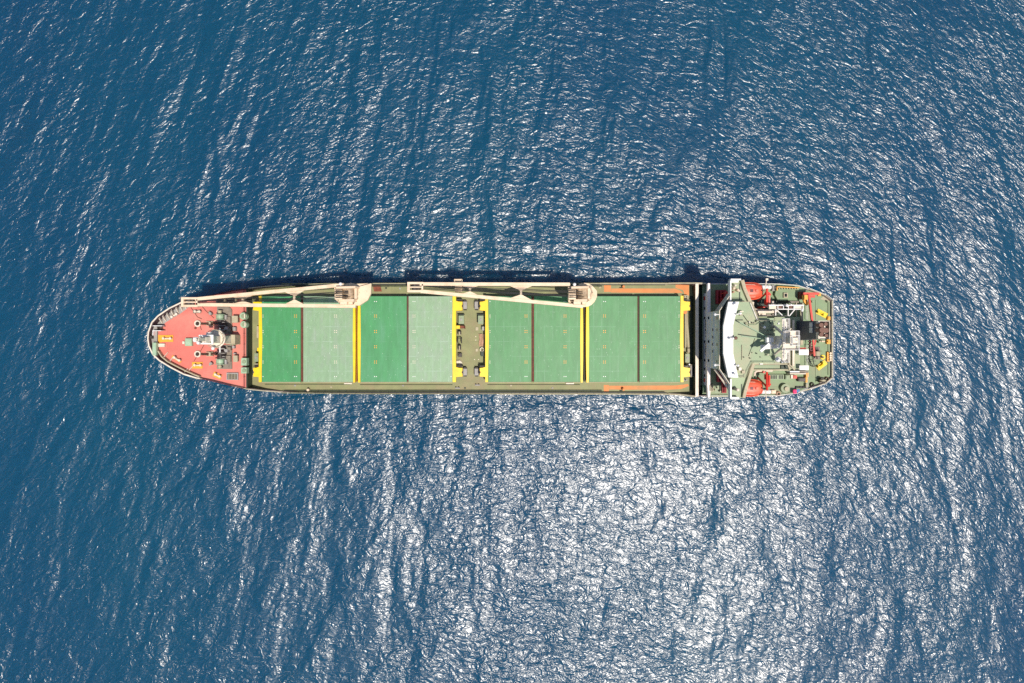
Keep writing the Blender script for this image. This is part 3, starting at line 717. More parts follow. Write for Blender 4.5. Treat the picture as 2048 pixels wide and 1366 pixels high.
# ------------------------------------------------------------------ forecastle
def bollard_base(cx, cy, wd, hg, ang, m, z, parent=ship, posts='offwhite', nm="bollard"):
    b = B(); rrect(b, cx, cy, wd, hg, ang, z + 0.16, z); base = obj(nm, b, m, parent)
    b = B(); a = math.radians(ang)
    for s in (-1, 1):
        q = (cx + s * wd * 0.27 * math.cos(a), cy + s * wd * 0.27 * math.sin(a))
        drum(b, q[0], q[1], z + 0.16, z + 0.85, 2.0, 12); drum(b, q[0], q[1], z + 0.85, z + 0.97, 2.4, 12)
    p, q = (W(cx - wd * .25 * math.cos(a), cy - wd * .25 * math.sin(a), z + 0.45), W(cx + wd * .25 * math.cos(a), cy + wd * .25 * math.sin(a), z + 0.45))
    cyl(b, p, q, 0.16, seg=8)
    obj("bollard_post", b, posts, base)
    return base
bb = bollard_base(333, 677, 26, 13.5, 0, 'orange', FD)
flat("deck_paint", [[(314.5, 669), (325, 671), (325, 684), (314.5, 685.5)]], FD + 0.02, 'orange', fd)
bollard_base(394.5, 730.5, 21, 13, 0, 'orange', FD)
bollard_base(434.5, 751, 17, 9.5, 25, 'orange', FD)
bollard_base(353, 718, 21, 5, 31, 'orange', FD)
bollard_base(347.5, 631, 20, 7, -31, 'grey', FD)
bollard_base(394, 623, 16, 7, 0, 'greybrown', FD)
f = fitting("deck_hatch", 'mint', ship, [(370, 676.5, 383.5, 692, FD + 0.7, FD), (371.5, 678, 382, 690.5, FD + 0.8, FD + 0.7)]); fitting("hatch_handle", 'offwhite', f, [(364.5, 682.5, 369, 688, FD + 0.4, FD)])
# bow platform
b = B(); prism(b, [(296.5, 677), (298.5, 664), (306, 647), (314, 652), (314, 713), (307, 706), (299, 692)], FD + 0.5, FD); bp_ = obj("bow_platform", b, 'grey', ship)
b = B(); rect(b, 305, 651, 324, 652.3, FD + 1.5, FD + 0.51); rect(b, 305, 660.7, 322, 662, FD + 1.5, FD + 0.51); rect(b, 305, 662.1, 306.4, 671, FD + 1.5, FD + .51); obj("platform_coaming", b, 'white', bp_)
b = B()
for k in range(5): rect(b, 312 + k * 3, 653, 313.3 + k * 3, 660, FD + 0.42 - 0.06 * k, FD + 0.2 - 0.06 * k + 0.0)
rect(b, 311, 652.6, 328, 653.1, FD + 0.7, FD + .01); rect(b, 311, 660.1, 328, 660.6, FD + 0.7, FD + .01)
obj("step_ladder", b, 'dark', bp_)
fitting("locker", 'mint', bp_, [(304.5, 685, 312.5, 711, FD + 1.3, FD + 0.5), (305.5, 686, 311.5, 710, FD + 1.36, FD + 1.3)])
fitting("roller_fairlead", 'dark', bp_, [(296.5, 671, 304, 677.5, FD + 1.2, FD + 0.51), (300, 664, 303, 667, FD + 0.9, FD + .51)])
fitting("locker", 'offwhite', ship, [(315.5, 687, 329, 694, FD + 0.5, FD)])
# bulwark stays and walkway shelf along the bow rail
for k, (x, y, ang) in enumerate(((322, 641, 40), (329, 636.5, 40), (337, 632, 38), (345.5, 626, 35), (355, 620, 32), (363, 616, 30), (371, 612, 28))):
    b = B(); a = math.radians(ang); n_ = (math.sin(a) * 5.5, math.cos(a) * 8)
    p0 = W(x - n_[0], y - n_[1] + 1, FD + 1.0); p1 = W(x + n_[0] * 0.9, y + n_[1] * 0.7, FD + 0.1)
    bar(b, p0, p1, 0.12, 0.5); obj("bulwark_stay", b, 'offwhite', hl)
sh = B(); prism(sh, [(305, 647.5), (317.5, 634), (339, 619), (362, 608), (386, 600), (384, 609), (374, 617), (361, 627), (349, 634), (331, 645), (321, 656)], FD + 0.03, FD - 0.1); obj("waterway", sh, 'grey', fd)
sh = B(); prism(sh, [(308, 709), (320, 719), (341.5, 732), (368, 746), (392, 753.5), (386, 750), (371, 742), (345, 728), (327, 715), (318, 706), (312, 712)][:10], FD + 0.03, FD - 0.1); obj("waterway", sh, 'grey', fd)
b = B()
pts = [(318, 702), (325, 713), (337, 723), (352, 731), (372, 741), (392, 750), (400, 753)]
for (a, c) in zip(pts[:-1], pts[1:]): bar(b, W(*a, FD + 0.55), W(*c, FD + 0.55), 0.22, 0.9)
obj("breakwater", b, 'tan', ship)
for (x, y) in ((333, 708), (345, 716), (373, 740), (383, 735)):
    b = B(); bar(b, W(x - 5, y + 6, FD + 0.7), W(x + 3, y - 3, FD + 0.1), 0.1, 0.3); obj("bulwark_stay", b, 'offwhite', hl)
# windlasses
def windlass(y_drum, sg, ymin, ymax, y_ring):
    z = FD
    wl = empty("anchor_windlass", W(440, y_drum, z).to_tuple()); wl.parent = ship; wl.location = ORG[wl] - ORG[ship]
    b = B()
    if sg < 0: prism(b, [(434, 614), (459, 614), (463.5, 619), (463.5, 668), (447, 668), (447, 640), (434, 640)], z + 0.3, z)
    else: prism(b, [(447, 690), (463.5, 690), (463.5, 738), (434, 738), (434, 716), (447, 716)], z + 0.3, z)
    obj("windlass_bed", b, 'greybrown', wl)
    def hcyl(bm, x, y0, y1, r, zc): cyl(bm, W(x, y0, zc), W(x, y1, zc), r, seg=18)
    zc = z + 1.15
    b = B(); hcyl(b, 440, y_drum - 3.6, y_drum + 3.6, 0.72, zc); obj("rope_drum", b, 'mint', wl)
    b = B()
    for o_ in (-5, 5): hcyl(b, 440, y_drum + o_ - 0.5, y_drum + o_ + 0.5, 0.98, zc)
    obj("drum_flange", b, 'mint', wl)
    b = B(); hcyl(b, 440, y_drum + sg * 6, y_drum + sg * 13.5, 0.2, zc); hcyl(b, 439.5, y_drum + sg * 7.5, y_drum + sg * 12, 0.38, zc); hcyl(b, 439.5, y_drum + sg * 12, y_drum + sg * 13, 0.5, zc); obj("warping_head", b, 'tan', wl)
    b = B()
    for o_, r in ((8, 0.95), (11, 0.6), (14, 1.05), (20, 1.0), (24, 0.55), (28, 0.85)):
        hcyl(b, 441, y_drum - sg * o_ - 0.8, y_drum - sg * o_ + 0.8, r, zc)
    hcyl(b, 441, y_drum - sg * 5, y_drum - sg * 30, 0.18, zc); obj("gear_wheel", b, 'dark', wl)
    b = B()
    for o_ in (7, 10.5, 17, 26): 
        yy = y_drum - sg * o_; rect(b, 436, yy - 0.8, 449, yy + 0.8, z + 1.5, z + 0.31)
    rect(b, 449, y_drum - 4, 453, y_drum + 5, z + 1.2, z + 0.31); rect(b, 448, y_drum - sg * 22 - 3, 455, y_drum - sg * 22 + 3, z + 1.4, z + 0.31)
    obj("bearing_stand", b, 'grey', wl)
    b = B(); rect(b, 451, min(y_drum, y_drum - sg * 12), 461, max(y_drum, y_drum - sg * 12), z + 0.75, z + 0.31); rect(b, 453, y_drum - sg * 26 - 3, 461, y_drum - sg * 26 + 3, z + 1.1, z + 0.31); obj("motor_cover", b, 'greybrown', wl)
    # chain from the gypsy to the hawse pipe
    b = B(); p = W(395, y_ring, z + 0.25); torus(b, p, 0.52, 0.16, 18); obj("hawse_ring", b, 'offwhite', wl)
    b = B(); drum(b, 395, y_ring, z, z + 0.05, 4, 14); obj("hawse_hole", b, 'black', wl)
    b = B()
    for k in range(26):
        t = k / 25; x = 396 + 42 * t; y = y_ring + 0.6 * math.sin(t * 6); zz = z + 0.3 + 0.9 * max(0, t - .5)
        p = W(x, y, zz); torus(b, p, 0.17 if k % 2 else 0.13, 0.06, 8, 4)
    obj("anchor_chain", b, 'chain', wl)
    b = B(); rect(b, 417.5, y_ring - 3.5, 421, y_ring + 3.5, z + 0.8, z); rect(b, 412, y_ring - 4.4, 426, y_ring - 3.2, z + 0.4, z); rect(b, 412, y_ring + 3.2, 426, y_ring + 4.4, z + 0.4, z); obj("chain_stopper", b, 'tan', wl)
    b = B(); drum(b, 391, y_ring + 9 if sg < 0 else y_ring - 0, z, z + 0.04, 2.6); obj("hawse_cover", b, 'rust', wl) if sg < 0 else b.free()
windlass(634, -1, 614, 668, 647); windlass(723.5, 1, 690, 738, 708)
for (x0, y0, x1, y1, m, h) in ((463.5, 631.5, 475.5, 645.5, 'tan', 1.5), (466, 711, 475, 724, 'tan', 1.3)):
    f = fitting("vent_box", m, ship, [(x0 + 1, y0 + 1, x1 - 1, y1 - 1, FD + h - 0.2, FD), (x0, y0, x1, y1, FD + h, FD + h - 0.2)])
for (x0, y0, x1, y1) in ((465, 654, 471, 662), (464, 691, 468.5, 697)):
    fitting("control_stand", 'grey', ship, [(x0, y0, x1, y1, FD + 0.9, FD)]); 
fitting("control_stand", 'grey', ship, [(466, 706, 471, 708.5, FD + 0.9, FD)])
for (x, y, r) in ((486, 632, 7.2), (487, 649, 6.8)):
    f = fitting("mushroom_vent", 'mint', ship, [], [(x, y, FD, FD + 1.2, r, 20)]); b = B(); drum(b, x, y, FD + 1.2, FD + 1.4, r * 0.55, 16); obj("vent_cap", b, 'box_green', f)
    f2 = B(); rect(f2, x + 2, y - 4, x + 4, y + 4, FD + 1.75, FD + 1.41); obj("vent_handle", f2, 'offwhite', f)
for (x0, y0, x1, y1) in ((482, 716, 493, 731), (482, 735, 493, 747)):
    f = fitting("vent_box", 'mint', ship, [(x0, y0, x1, y1, FD + 1.3, FD)]); b = B(); drum(b, (x0 + x1) / 2, (y0 + y1) / 2, FD + 1.3, FD + 1.5, 3.6, 14); obj("vent_cap", b, 'box_green', f)
b = B(); rect(b, 453, 745.5, 476, 760, FD + 0.35, FD); rect(b, 0, 0, 0, 0, 0, 0) if False else None; gt = obj("stair_opening", b, 'grey', ship)
b = B(); rect(b, 455, 748, 474, 758.5, FD + 0.37, FD + 0.352); obj("stair_well", b, 'black', gt)
b = B()
for k in range(6): rect(b, 456.2 + k * 3, 748.2, 457.4 + k * 3, 758.3, FD + 0.44, FD + 0.372)
obj("stair_tread", b, 'tan', gt)
for (x, y) in ((420, 627), (421, 727)):
    f = fitting("gooseneck_vent", 'grey', ship, [], [(x, y, FD, FD + 0.9, 3.0, 12)]); b = B(); p = W(x - 1.5, y - 3 if y < 700 else y + 3, FD + 0.5); cyl(b, W(x, y, FD + 0.7), p, 0.22, seg=8); obj("vent_mouth", b, 'tan', f)
b = B(); railing(b, [(490.8, 580), (490.8, 775)], FD, r=0.03, step=2); railing(b, [(404, 757), (430, 762), (462, 770), (490, 776)], FD, r=0.03); railing(b, [(395, 598), (430, 590), (462, 583), (490, 578.5)], FD, r=0.03)
obj("railing", b, 'maroon', ship)
for k in range(7):
    a0 = rnd.uniform(0, 6.28)
b = B()
for pts in ([(377, 608), (395, 634), (404, 638)], [(403, 660), (396, 640)], [(408, 690), (400, 704), (388, 722)], [(400, 608), (412, 622), (428, 636)]):
    tube(b, [W(x, y, FD + 0.05) for x, y in pts], 0.05, 4)
obj("lashing_line", b, 'chain', ship)
# foremast: a tapering white post with ladder platform; the head is seen to the left of its foot
fm = empty("foremast", W(462, 680, FD).to_tuple()); fm.parent = ship; fm.location = ORG[fm] - ORG[ship]
ft = W(466, 679.5, FD); mx_, my_ = ft.x, ft.y
b = B()
def taper_box(bm, cx, cy, w0, d0, z0, w1, d1, z1, cx1=None):
    cx1 = cx if cx1 is None else cx1
    A = [bm.verts.new((cx + i * w0 / 2, cy + j * d0 / 2, z0)) for i, j in ((-1, -1), (1, -1), (1, 1), (-1, 1))]
    C = [bm.verts.new((cx1 + i * w1 / 2, cy + j * d1 / 2, z1)) for i, j in ((-1, -1), (1, -1), (1, 1), (-1, 1))]
    for i in range(4): bm.faces.new((A[i], A[(i + 1) % 4], C[(i + 1) % 4], C[i]))
    bm.faces.new(A[::-1]); bm.faces.new(C)
taper_box(b, mx_, my_, 1.6, 1.5, FD, 1.0, 1.2, FD + 11)
taper_box(b, mx_, my_, 1.2, 1.2, FD + 11.01, 0.7, 0.8, FD + 12.6)
taper_box(b, mx_, my_, 0.6, 0.6, FD + 12.61, 0.4, 0.4, FD + 15)
obj("mast_post", b, 'offwhite', fm)
b = B(); rect(b, 460, 670, 471, 689.5, FD + 0.8, FD); rect(b, 471.2, 670.5, 478.5, 689, FD + 0.6, FD); obj("mast_house", b, 'box_green', fm)
b = B(); rect(b, 452, 669.5, 470, 688.5, FD + 2.6, FD + 0.82); obj("mast_base", b, 'tan', fm)
b = B(); zp = FD + 7.0
cyl(b, (mx_ - 0.2, my_ + 0.2, zp), (mx_ - 0.2, my_ + 0.2, zp + 0.15), 1.7, seg=18); tp = obj("mast_platform", b, 'offwhite', fm)
b = B(); torus(b, (mx_ - 0.2, my_ + 0.2, zp + 1.05), 1.65, 0.06, 20)
for k in range(10):
    a = k * 0.628; cyl(b, (mx_ - 0.2 + 1.5 * math.cos(a), my_ + 0.2 + 1.5 * math.sin(a), zp + 0.1), (mx_ - 0.2 + 1.5 * math.cos(a), my_ + 0.2 + 1.5 * math.sin(a), zp + 1.05), 0.04, seg=5)
obj("railing", b, 'tan', tp)
b = B(); zp2 = FD + 11.0; taper_box(b, mx_ - 0.3, my_, 2.6, 1.7, zp2, 2.6, 1.7, zp2 + 0.15); taper_box(b, mx_ - 2.2, my_, 0.8, 0.9, zp2, 0.8, 0.5, zp2 + 0.25); obj("mast_platform", b, 'white', fm)
b = B()
for (dx, dy, l, w_) in ((0.6, -0.5, 0.7, 0.3), (-0.9, -0.45, 0.5, 0.35), (0.5, 0.5, 0.35, 0.35), (-1.0, 0.45, 0.6, 0.2), (-0.35, -0.1, 0.3, 0.5)):
    taper_box(b, mx_ - 0.3 + dx, my_ + dy, l, w_, zp2 + 0.16, l * 0.8, w_ * 0.8, zp2 + 0.16 + 0.5 * w_ + 0.2)
obj("platform_fitting", b, 'tan', fm)
b = B(); cyl(b, (mx_, my_ - 2.4, FD + 6.0), (mx_, my_ + 2.2, FD + 6.0), 0.12, seg=8); ball(b, (mx_ - 0.3, my_ - 1.6, FD + 8.3), 0.33); obj("yard_arm", b, 'white', fm)
b = B(); cyl(b, (mx_ - 0.1, my_, FD + 14), (mx_ - 0.1, my_, FD + 15.6), 0.28, 0.2, 10); obj("mast_light", b, 'offwhite', fm)
b = B(); 
for k in range(26): z_ = FD + 1 + k * 0.5; bar(b, (mx_ - 0.85, my_ - 0.25, z_), (mx_ - 0.85, my_ + 0.25, z_), 0.05, 0.05)
for s in (-0.25, 0.25): cyl(b, (mx_ - 0.85, my_ + s, FD + 0.8), (mx_ - 0.85, my_ + s, FD + 13.8), 0.04, seg=5)
obj("mast_ladder", b, 'offwhite', fm)
b = B(); cyl(b, (mx_ - 0.5, my_ + 0.7, FD + 9.5), (mx_ - 0.5, my_ + 1.3, FD + 9.5), 0.35, 0.5, 10); cyl(b, (mx_ - 1.0, my_ - 0.6, FD + 12.4), (mx_ - 0.9, my_ - 0.6, FD + 13.0), 0.35, 0.25, 10); obj("horn", b, 'white', fm)

# ------------------------------------------------------------------ accommodation block
XW = 37.8                                     # forward bulkhead plane
su = empty("superstructure", (50, 0.5, PD)); su.parent = ship; su.location = ORG[su] - ORG[ship]
def wx(z): return 1024 + XW * FPX / (CAMZ - z)  # pixel column of that plane at height z
def wpoly(bm, pts, zt, zb):
    top = [bm.verts.new((x, y, zt)) for x, y in pts]; bot = [bm.verts.new((x, y, zb)) for x, y in pts]; n = len(pts)
    bm.faces.new(top); bm.faces.new(bot[::-1])
    for i in range(n): bm.faces.new((top[i], top[(i + 1) % n], bot[(i + 1) % n], bot[i]))
def yv(py, z): return (683 - py) * (CAMZ - z) / FPX
def xv(px, z): return (px - 1024) * (CAMZ - z) / FPX
# lower tier (poop deck to boat deck)
yA, yB = yv(586, BD), yv(771, BD)
b = B(); wpoly(b, [(XW, yB), (xv(1600, BD), yB + 0.6), (xv(1600, BD), yA - 0.6), (XW, yA)], BD - 0.12, PD); lower = obj("lower_house", b, 'wallgrey', su)
# boat deck slab reaching the ship's sides
b = B(); prism(b, [(wx(BD) + 5.2, 567.5), (1552, 567.5), (1592, 571), (1612, 577.5), (1612, 777), (1592, 786.5), (1552, 791.5), (wx(BD) + 5.2, 793)], BD, BD - 0.12); bd = obj("boat_deck", b, 'aft_green', su)
b = B(); prism(b, [(wx(BD + 1), 566.5), (wx(BD + 1) + 4.5, 566.5), (wx(BD + 1) + 5.2, 580), (wx(BD + 1) + 5.2, 780), (wx(BD + 1) + 4.5, 795), (wx(BD + 1), 795), (wx(BD + 1) - 1.2, 770), (wx(BD + 1) - 1.2, 590)][0:8], BD + 1.0, BD + 0.05)
obj("screen_bulkhead", b, 'wallgrey', su)
for sy in (yA - 0.02, yB + 0.02):
    s_ = 1 if sy > 0 else -1
    b = B()
    for z0 in (8.9,):
        wpoly(b, [(XW - 0.06, sy - s_ * 1.3), (XW - 0.001, sy - s_ * 1.3), (XW - 0.001, sy - s_ * 0.6), (XW - 0.06, sy - s_ * 0.6)], z0 + 0.6, z0 - 0.4)
    obj("red_cabinet", b, 'red', lower)
# main tower
y1t, y2t = yv(622, 17), yv(738, 17)
XT = xv(1546, ND)
yn1, yn2, xn = yv(640, ND), yv(724, ND), xv(1492, ND)
b = B(); wpoly(b, [(XW, y2t), (xn, y2t), (xn + 1.2, yn2), (XT, yn2), (XT, yn1), (xn + 1.2, yn1), (xn, y1t), (XW, y1t)], ND - 0.26, BD + 0.001); tower = obj("accommodation_tower", b, 'wallgrey', su)
# deck edge strips on the front
M['wall'] = M['wallgrey']
for z in (BD + 1.05, 12.8, 15.2):
    b = B(); wpoly(b, [(XW - 0.10, y2t), (XW - 0.001, y2t), (XW - 0.001, y1t), (XW - 0.10, y1t)], z + 0.05, z - 0.06); obj("deck_edge", b, 'white', tower)
def window(zc, py, wdt=0.55, hgt=0.75, par=tower):
    yc = yv(py, zc)
    b = B(); wpoly(b, [(XW - 0.05, yc - wdt / 2 - .07), (XW - 0.002, yc - wdt / 2 - .07), (XW - 0.002, yc + wdt / 2 + .07), (XW - 0.05, yc + wdt / 2 + .07)], zc + hgt / 2 + .07, zc - hgt / 2 - .07)
    f = obj("window", b, 'grey', par)
    return f, yc
WINS = []
def zrow(px): return CAMZ - XW * FPX / (px - 1024)
for px_, ys in ((1417.5, (636, 683, 721)), (1426, (659.5, 674, 688.5, 702.5)), (1434.8, (636, 659.5, 689, 723)), (1409.6, (617, 636, 683.5, 720.5, 738, 751))):
    for y_ in ys:
        zc = zrow(px_)
        yc = yv(y_, zc); b = B()
        hw_ = 0.24
        wpoly(b, [(XW - 0.05, yc - hw_), (XW - 0.004, yc - hw_), (XW - 0.004, yc + hw_), (XW - 0.05, yc + hw_)], zc + 0.42, zc - 0.42)
        obj("window", b, 'glass', tower if zc > BD else lower)
# writing on the forward bulkhead: reads from port to starboard
def wall_text(txt, px, py0, py1, size):
    zc = zrow(px)
    cu = bpy.data.curves.new("writing", 'FONT'); cu.body = txt; cu.size = size; cu.extrude = 0.02; cu.align_x = 'CENTER'; cu.align_y = 'CENTER'
    tmp = bpy.data.objects.new("tmp_text", cu); COL.objects.link(tmp)
    dg = bpy.context.evaluated_depsgraph_get(); me = bpy.data.meshes.new_from_object(tmp.evaluated_get(dg))
    bpy.data.objects.remove(tmp); bpy.data.curves.remove(cu)
    bm = bmesh.new(); bm.from_mesh(me); bpy.data.meshes.remove(me)
    wd = max(v.co.x for v in bm.verts) - min(v.co.x for v in bm.verts)
    want = abs(yv(py0, zc) - yv(py1, zc)); f = want / wd
    yc = (yv(py0, zc) + yv(py1, zc)) / 2
    for v in bm.verts:
        x, y, z = v.co; v.co = Vector((XW - 0.03 - z, yc - x * f, zc + y))
    o = obj("wall_writing", bm, 'black', lower)
wall_text("SAFETY", 1411.5, 639, 676, 1.05); wall_text("FIRST", 1411.5, 687, 711.5, 1.05)
# bridge deck slab with wings
ZB = ND
b = B()
bw = [(wx(ZB), 622), (1456.5, 594), (1456.5, 560), (1483, 560), (1487, 575), (1499, 604), (1512, 636), (1548, 636), (1548, 727), (1505, 727), (1496, 757), (1489, 780), (1486, 796), (1459, 796.5), (1459, 770), (wx(ZB), 738)]
prism(b, bw, ZB, ZB - 0.25); nd = obj("navigation_deck", b, 'top_green', su)
def wallrun(bm, pts, zt, zb, th=0.1):
    for a, c in zip(pts[:-1], pts[1:]):
        A = W(*a, zt); C = W(*c, zt); A.z = C.z = (zt + zb) / 2; bar(bm, A, C, th, zt - zb)
b = B(); wallrun(b, [(wx(18.8) - .3, 621), (wx(18.8) - .3, 738)], 18.8, ZB + .001, 0.12); wallrun(b, [(wx(18.8), 621), (1459, 592)], 18.8, ZB + .001); wallrun(b, [(wx(18.8), 738), (1461, 770)], 18.8, ZB + .001); obj("front_bulwark", b, 'offwhite', nd)
b = B(); wallrun(b, [(1461.6, 561), (1461.6, 602)], 18.95, ZB + .001, 0.22); wallrun(b, [(1461.5, 559), (1482, 559)], 18.9, ZB + .001, 0.28); rect(b, 1461, 560.5, 1477, 565, ZB + 0.7, ZB + .001); obj("wing_bulwark", b, 'white', nd)
b = B(); wallrun(b, [(1462, 758), (1462, 797.5)], 18.95, ZB + .001, 0.26); wallrun(b, [(1462, 796.4), (1478, 796.4)], 18.9, ZB + .001, 0.4); obj("wing_bulwark", b, 'white', nd)
b = B(); wallrun(b, [(1485, 560), (1489.5, 577), (1500.5, 603), (1514, 637)], 18.4, ZB + .001, 0.6); obj("aft_bulwark", b, 'tan', nd)
b = B(); wallrun(b, [(1488, 796), (1491.5, 780), (1498.5, 758), (1507, 729)], 18.4, ZB + .001, 0.55); obj("aft_bulwark", b, 'tan', nd)
for (x0, y0, x1, y1) in ((1480, 567, 1484, 600), (1484, 768, 1487, 794)):
    b = B(); rect(b, x0 - 2, y0, x0 + 0.5, y1, ZB + 0.02, ZB + 0.001); obj("deck_strip", b, 'dark_green', nd)
flat("dark_deck_patch", [[(wx(ZB) + 1, 623), (1457, 596), (1462, 604), (1452, 652), (1452, 707), (1462, 754), (1458.5, 769), (wx(ZB) + 1, 737)]], ZB + 0.02, 'dark_green', nd)  # dark green strip on the deck in front of the wheelhouse
# gear on the wings
for (x, y, s, m) in ((1466, 577, 1.6, 'cream'), (1469, 571, 1.2, 'offwhite'), (1474, 580, 1.4, 'cream'), (1477, 582, 1.0, 'offwhite'), (1466, 584, 1.0, 'rope'), (1466, 777, 1.4, 'dark'), (1473, 779, 1.9, 'offwhite')):
    b = B(); p = W(x, y, ZB + 0.5); cyl(b, (p.x, p.y, ZB), (p.x, p.y, ZB + 0.5 + s * 0.3), 0.10 * s + 0.1, seg=8); ball(b, (p.x, p.y, ZB + 0.7 + s * 0.3), 0.17 * s, 0.8, 8); obj("searchlight", b, m, nd)
# wheelhouse
b = B(); prism(b, [(1461, 606), (1478, 606), (1502, 606), (1516, 640), (1548, 640), (1548, 724), (1500, 724), (1486, 752), (1461, 752), (1451.5, 706), (1451.5, 653)], RD - 0.16, ZB + 0.001); wh = obj("wheelhouse", b, 'white', su)
b = B(); gl = [(1458.7, 607), (1449.2, 653), (1449.2, 706), (1458.7, 751)]
for a, c in zip(gl[:-1], gl[1:]):
    A = W(*a, 19.5) + Vector((0.19, 0, 0)); C = W(*c, 19.5) + Vector((0.19, 0, 0)); bar(b, A, C, 0.06, 1.0)
obj("bridge_window", b, 'glass', wh)
b = B(); prism(b, [(1466, 603), (1499, 603), (1514, 640), (1550, 640), (1550, 725), (1503, 725), (1488, 755), (1466, 755), (1464, 740), (1459, 706), (1459, 653), (1464, 620)], RD, RD - 0.15); roof = obj("wheelhouse_roof", b, 'top_green', wh)
# white visor in two facets along the front of the roof
b = B()
def visor(bm, L0, L1, R0, R1, zl, zm, zr):
    pass
Lf = [(1456.8, 603.5), (1446.6, 652), (1446.6, 707), (1457, 755)]; Rt = [(1478, 603.5), (1466.5, 650), (1466.5, 707), (1476.5, 755)]
for i in range(3):
    def P3(k): 
        l, r = Lf[k], Rt[k]; mid = ((l[0] + r[0]) / 2, l[1])
        return W(l[0], l[1], RD + 0.22), W(mid[0], mid[1], RD + 0.42), W(r[0], r[1], RD + 0.46)
    a, c = P3(i), P3(i + 1); lo = RD - 0.2
    vs = {}
    def V(p): return bm_.verts.new(p)
    bm_ = b
    A = [V(p) for p in a]; C = [V(p) for p in c]; Ab = [V((a[0].x, a[0].y, lo)), V((a[2].x, a[2].y, RD + 0.002))]; Cb = [V((c[0].x, c[0].y, lo)), V((c[2].x, c[2].y, RD + 0.002))]
    bm_.faces.new((A[0], A[1], C[1], C[0])); bm_.faces.new((A[1], A[2], C[2], C[1]))
    bm_.faces.new((A[2], Ab[1], Cb[1], C[2])); bm_.faces.new((A[0], C[0], Cb[0], Ab[0])); bm_.faces.new((Ab[0], Cb[0], Cb[1], Ab[1]))
    if i == 0: bm_.faces.new((A[0], Ab[0], Ab[1], A[2], A[1]))
    if i == 2: bm_.faces.new((C[0], C[1], C[2], Cb[1], Cb[0]))
obj("white_visor", b, 'white', wh)
# lamps and small fittings on the visor and front
for (x, y) in ((1434.5, 629), (1434.5, 730)):
    b = B(); p = W(x, y, 18.9); cyl(b, (XW, p.y, 18.9), (XW - 0.8, p.y, 18.9), 0.09, 0.09, 8); ball(b, (XW - 0.9, p.y, 18.95), 0.26, 1, 10); obj("deck_floodlight", b, 'white', su)
for (x, y, dx, dy) in ((1467, 609, 5, -2), (1471, 629, 10, -2), (1462, 676, 4, 1), (1470, 731, 6, 0), (1466, 747, 4, 1), (1458, 676, 3, 1)):
    b = B(); p = W(x, y, RD + 0.6); q = W(x + dx, y + dy, RD + 1.1); cyl(b, (p.x, p.y, RD + 0.3), (p.x, p.y, RD + 1.1), 0.07, seg=6); cyl(b, (p.x, p.y, RD + 1.1), q, 0.09, seg=6); ball(b, q, 0.24, 1, 8); obj("signal_lamp", b, 'white', roof)
b = B(); railing(b, [(1480, 604), (1499, 604), (1514, 641), (1549, 641)], RD, r=0.03); railing(b, [(1479, 754), (1488, 754), (1503, 724.5), (1549, 724.5)], RD, r=0.03); obj("railing", b, 'tan', roof)
# wing stays: diagonal struts under the wings
for (a, za, c, zc) in (((1432, 623), 15.3, (1457, 588), 17.5), ((1437, 620), 16.6, (1459, 592), 17.5), ((1430, 739), 15.3, (1459, 780), 17.5), ((1440, 740), 17, (1460, 772), 17.5)):
    b = B(); bar(b, W(*a, za), W(*c, zc), 0.38, 0.2); obj("wing_strut", b, 'offwhite', tower)
# inside the shaded side recesses: store items on the boat deck
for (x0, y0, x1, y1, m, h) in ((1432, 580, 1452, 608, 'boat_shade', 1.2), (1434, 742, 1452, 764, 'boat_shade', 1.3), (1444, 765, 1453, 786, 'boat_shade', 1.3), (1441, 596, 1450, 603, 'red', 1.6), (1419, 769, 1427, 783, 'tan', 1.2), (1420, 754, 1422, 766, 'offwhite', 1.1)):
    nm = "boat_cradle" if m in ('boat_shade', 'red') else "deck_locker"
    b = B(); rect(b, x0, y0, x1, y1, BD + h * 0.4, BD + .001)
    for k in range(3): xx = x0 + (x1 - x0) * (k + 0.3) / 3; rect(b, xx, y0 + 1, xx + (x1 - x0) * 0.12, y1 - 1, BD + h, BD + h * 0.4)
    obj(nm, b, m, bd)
b = B(); p = W(1453, 585, 15); ball(b, p, 0.3, 1, 10); cyl(b, (p.x, p.y, BD), p, 0.08, seg=6); obj("navigation_light", b, 'red', bd)
b = B(); rect(b, 1430, 768, 1448, 786, BD + 0.03, BD + 0.001); obj("deck_mat", b, 'box_green', bd)
for x, y in ((1431, 780), (1436, 776), (1441, 783)):
    b = B(); drum(b, x, y, BD, BD + 0.8, 1.5, 10); obj("air_pipe", b, 'tan', bd)
b = B(); railing(b, [(1420, 568.5), (1455, 568.5)], BD); railing(b, [(1420, 791), (1456, 791)], BD); railing(b, [(1500, 568), (1552, 568.5), (1592, 571.5), (1611, 578), (1611, 640)], BD); railing(b, [(1611, 690), (1611, 776), (1592, 786), (1552, 790.5), (1500, 791)], BD); obj("railing", b, 'white', bd)

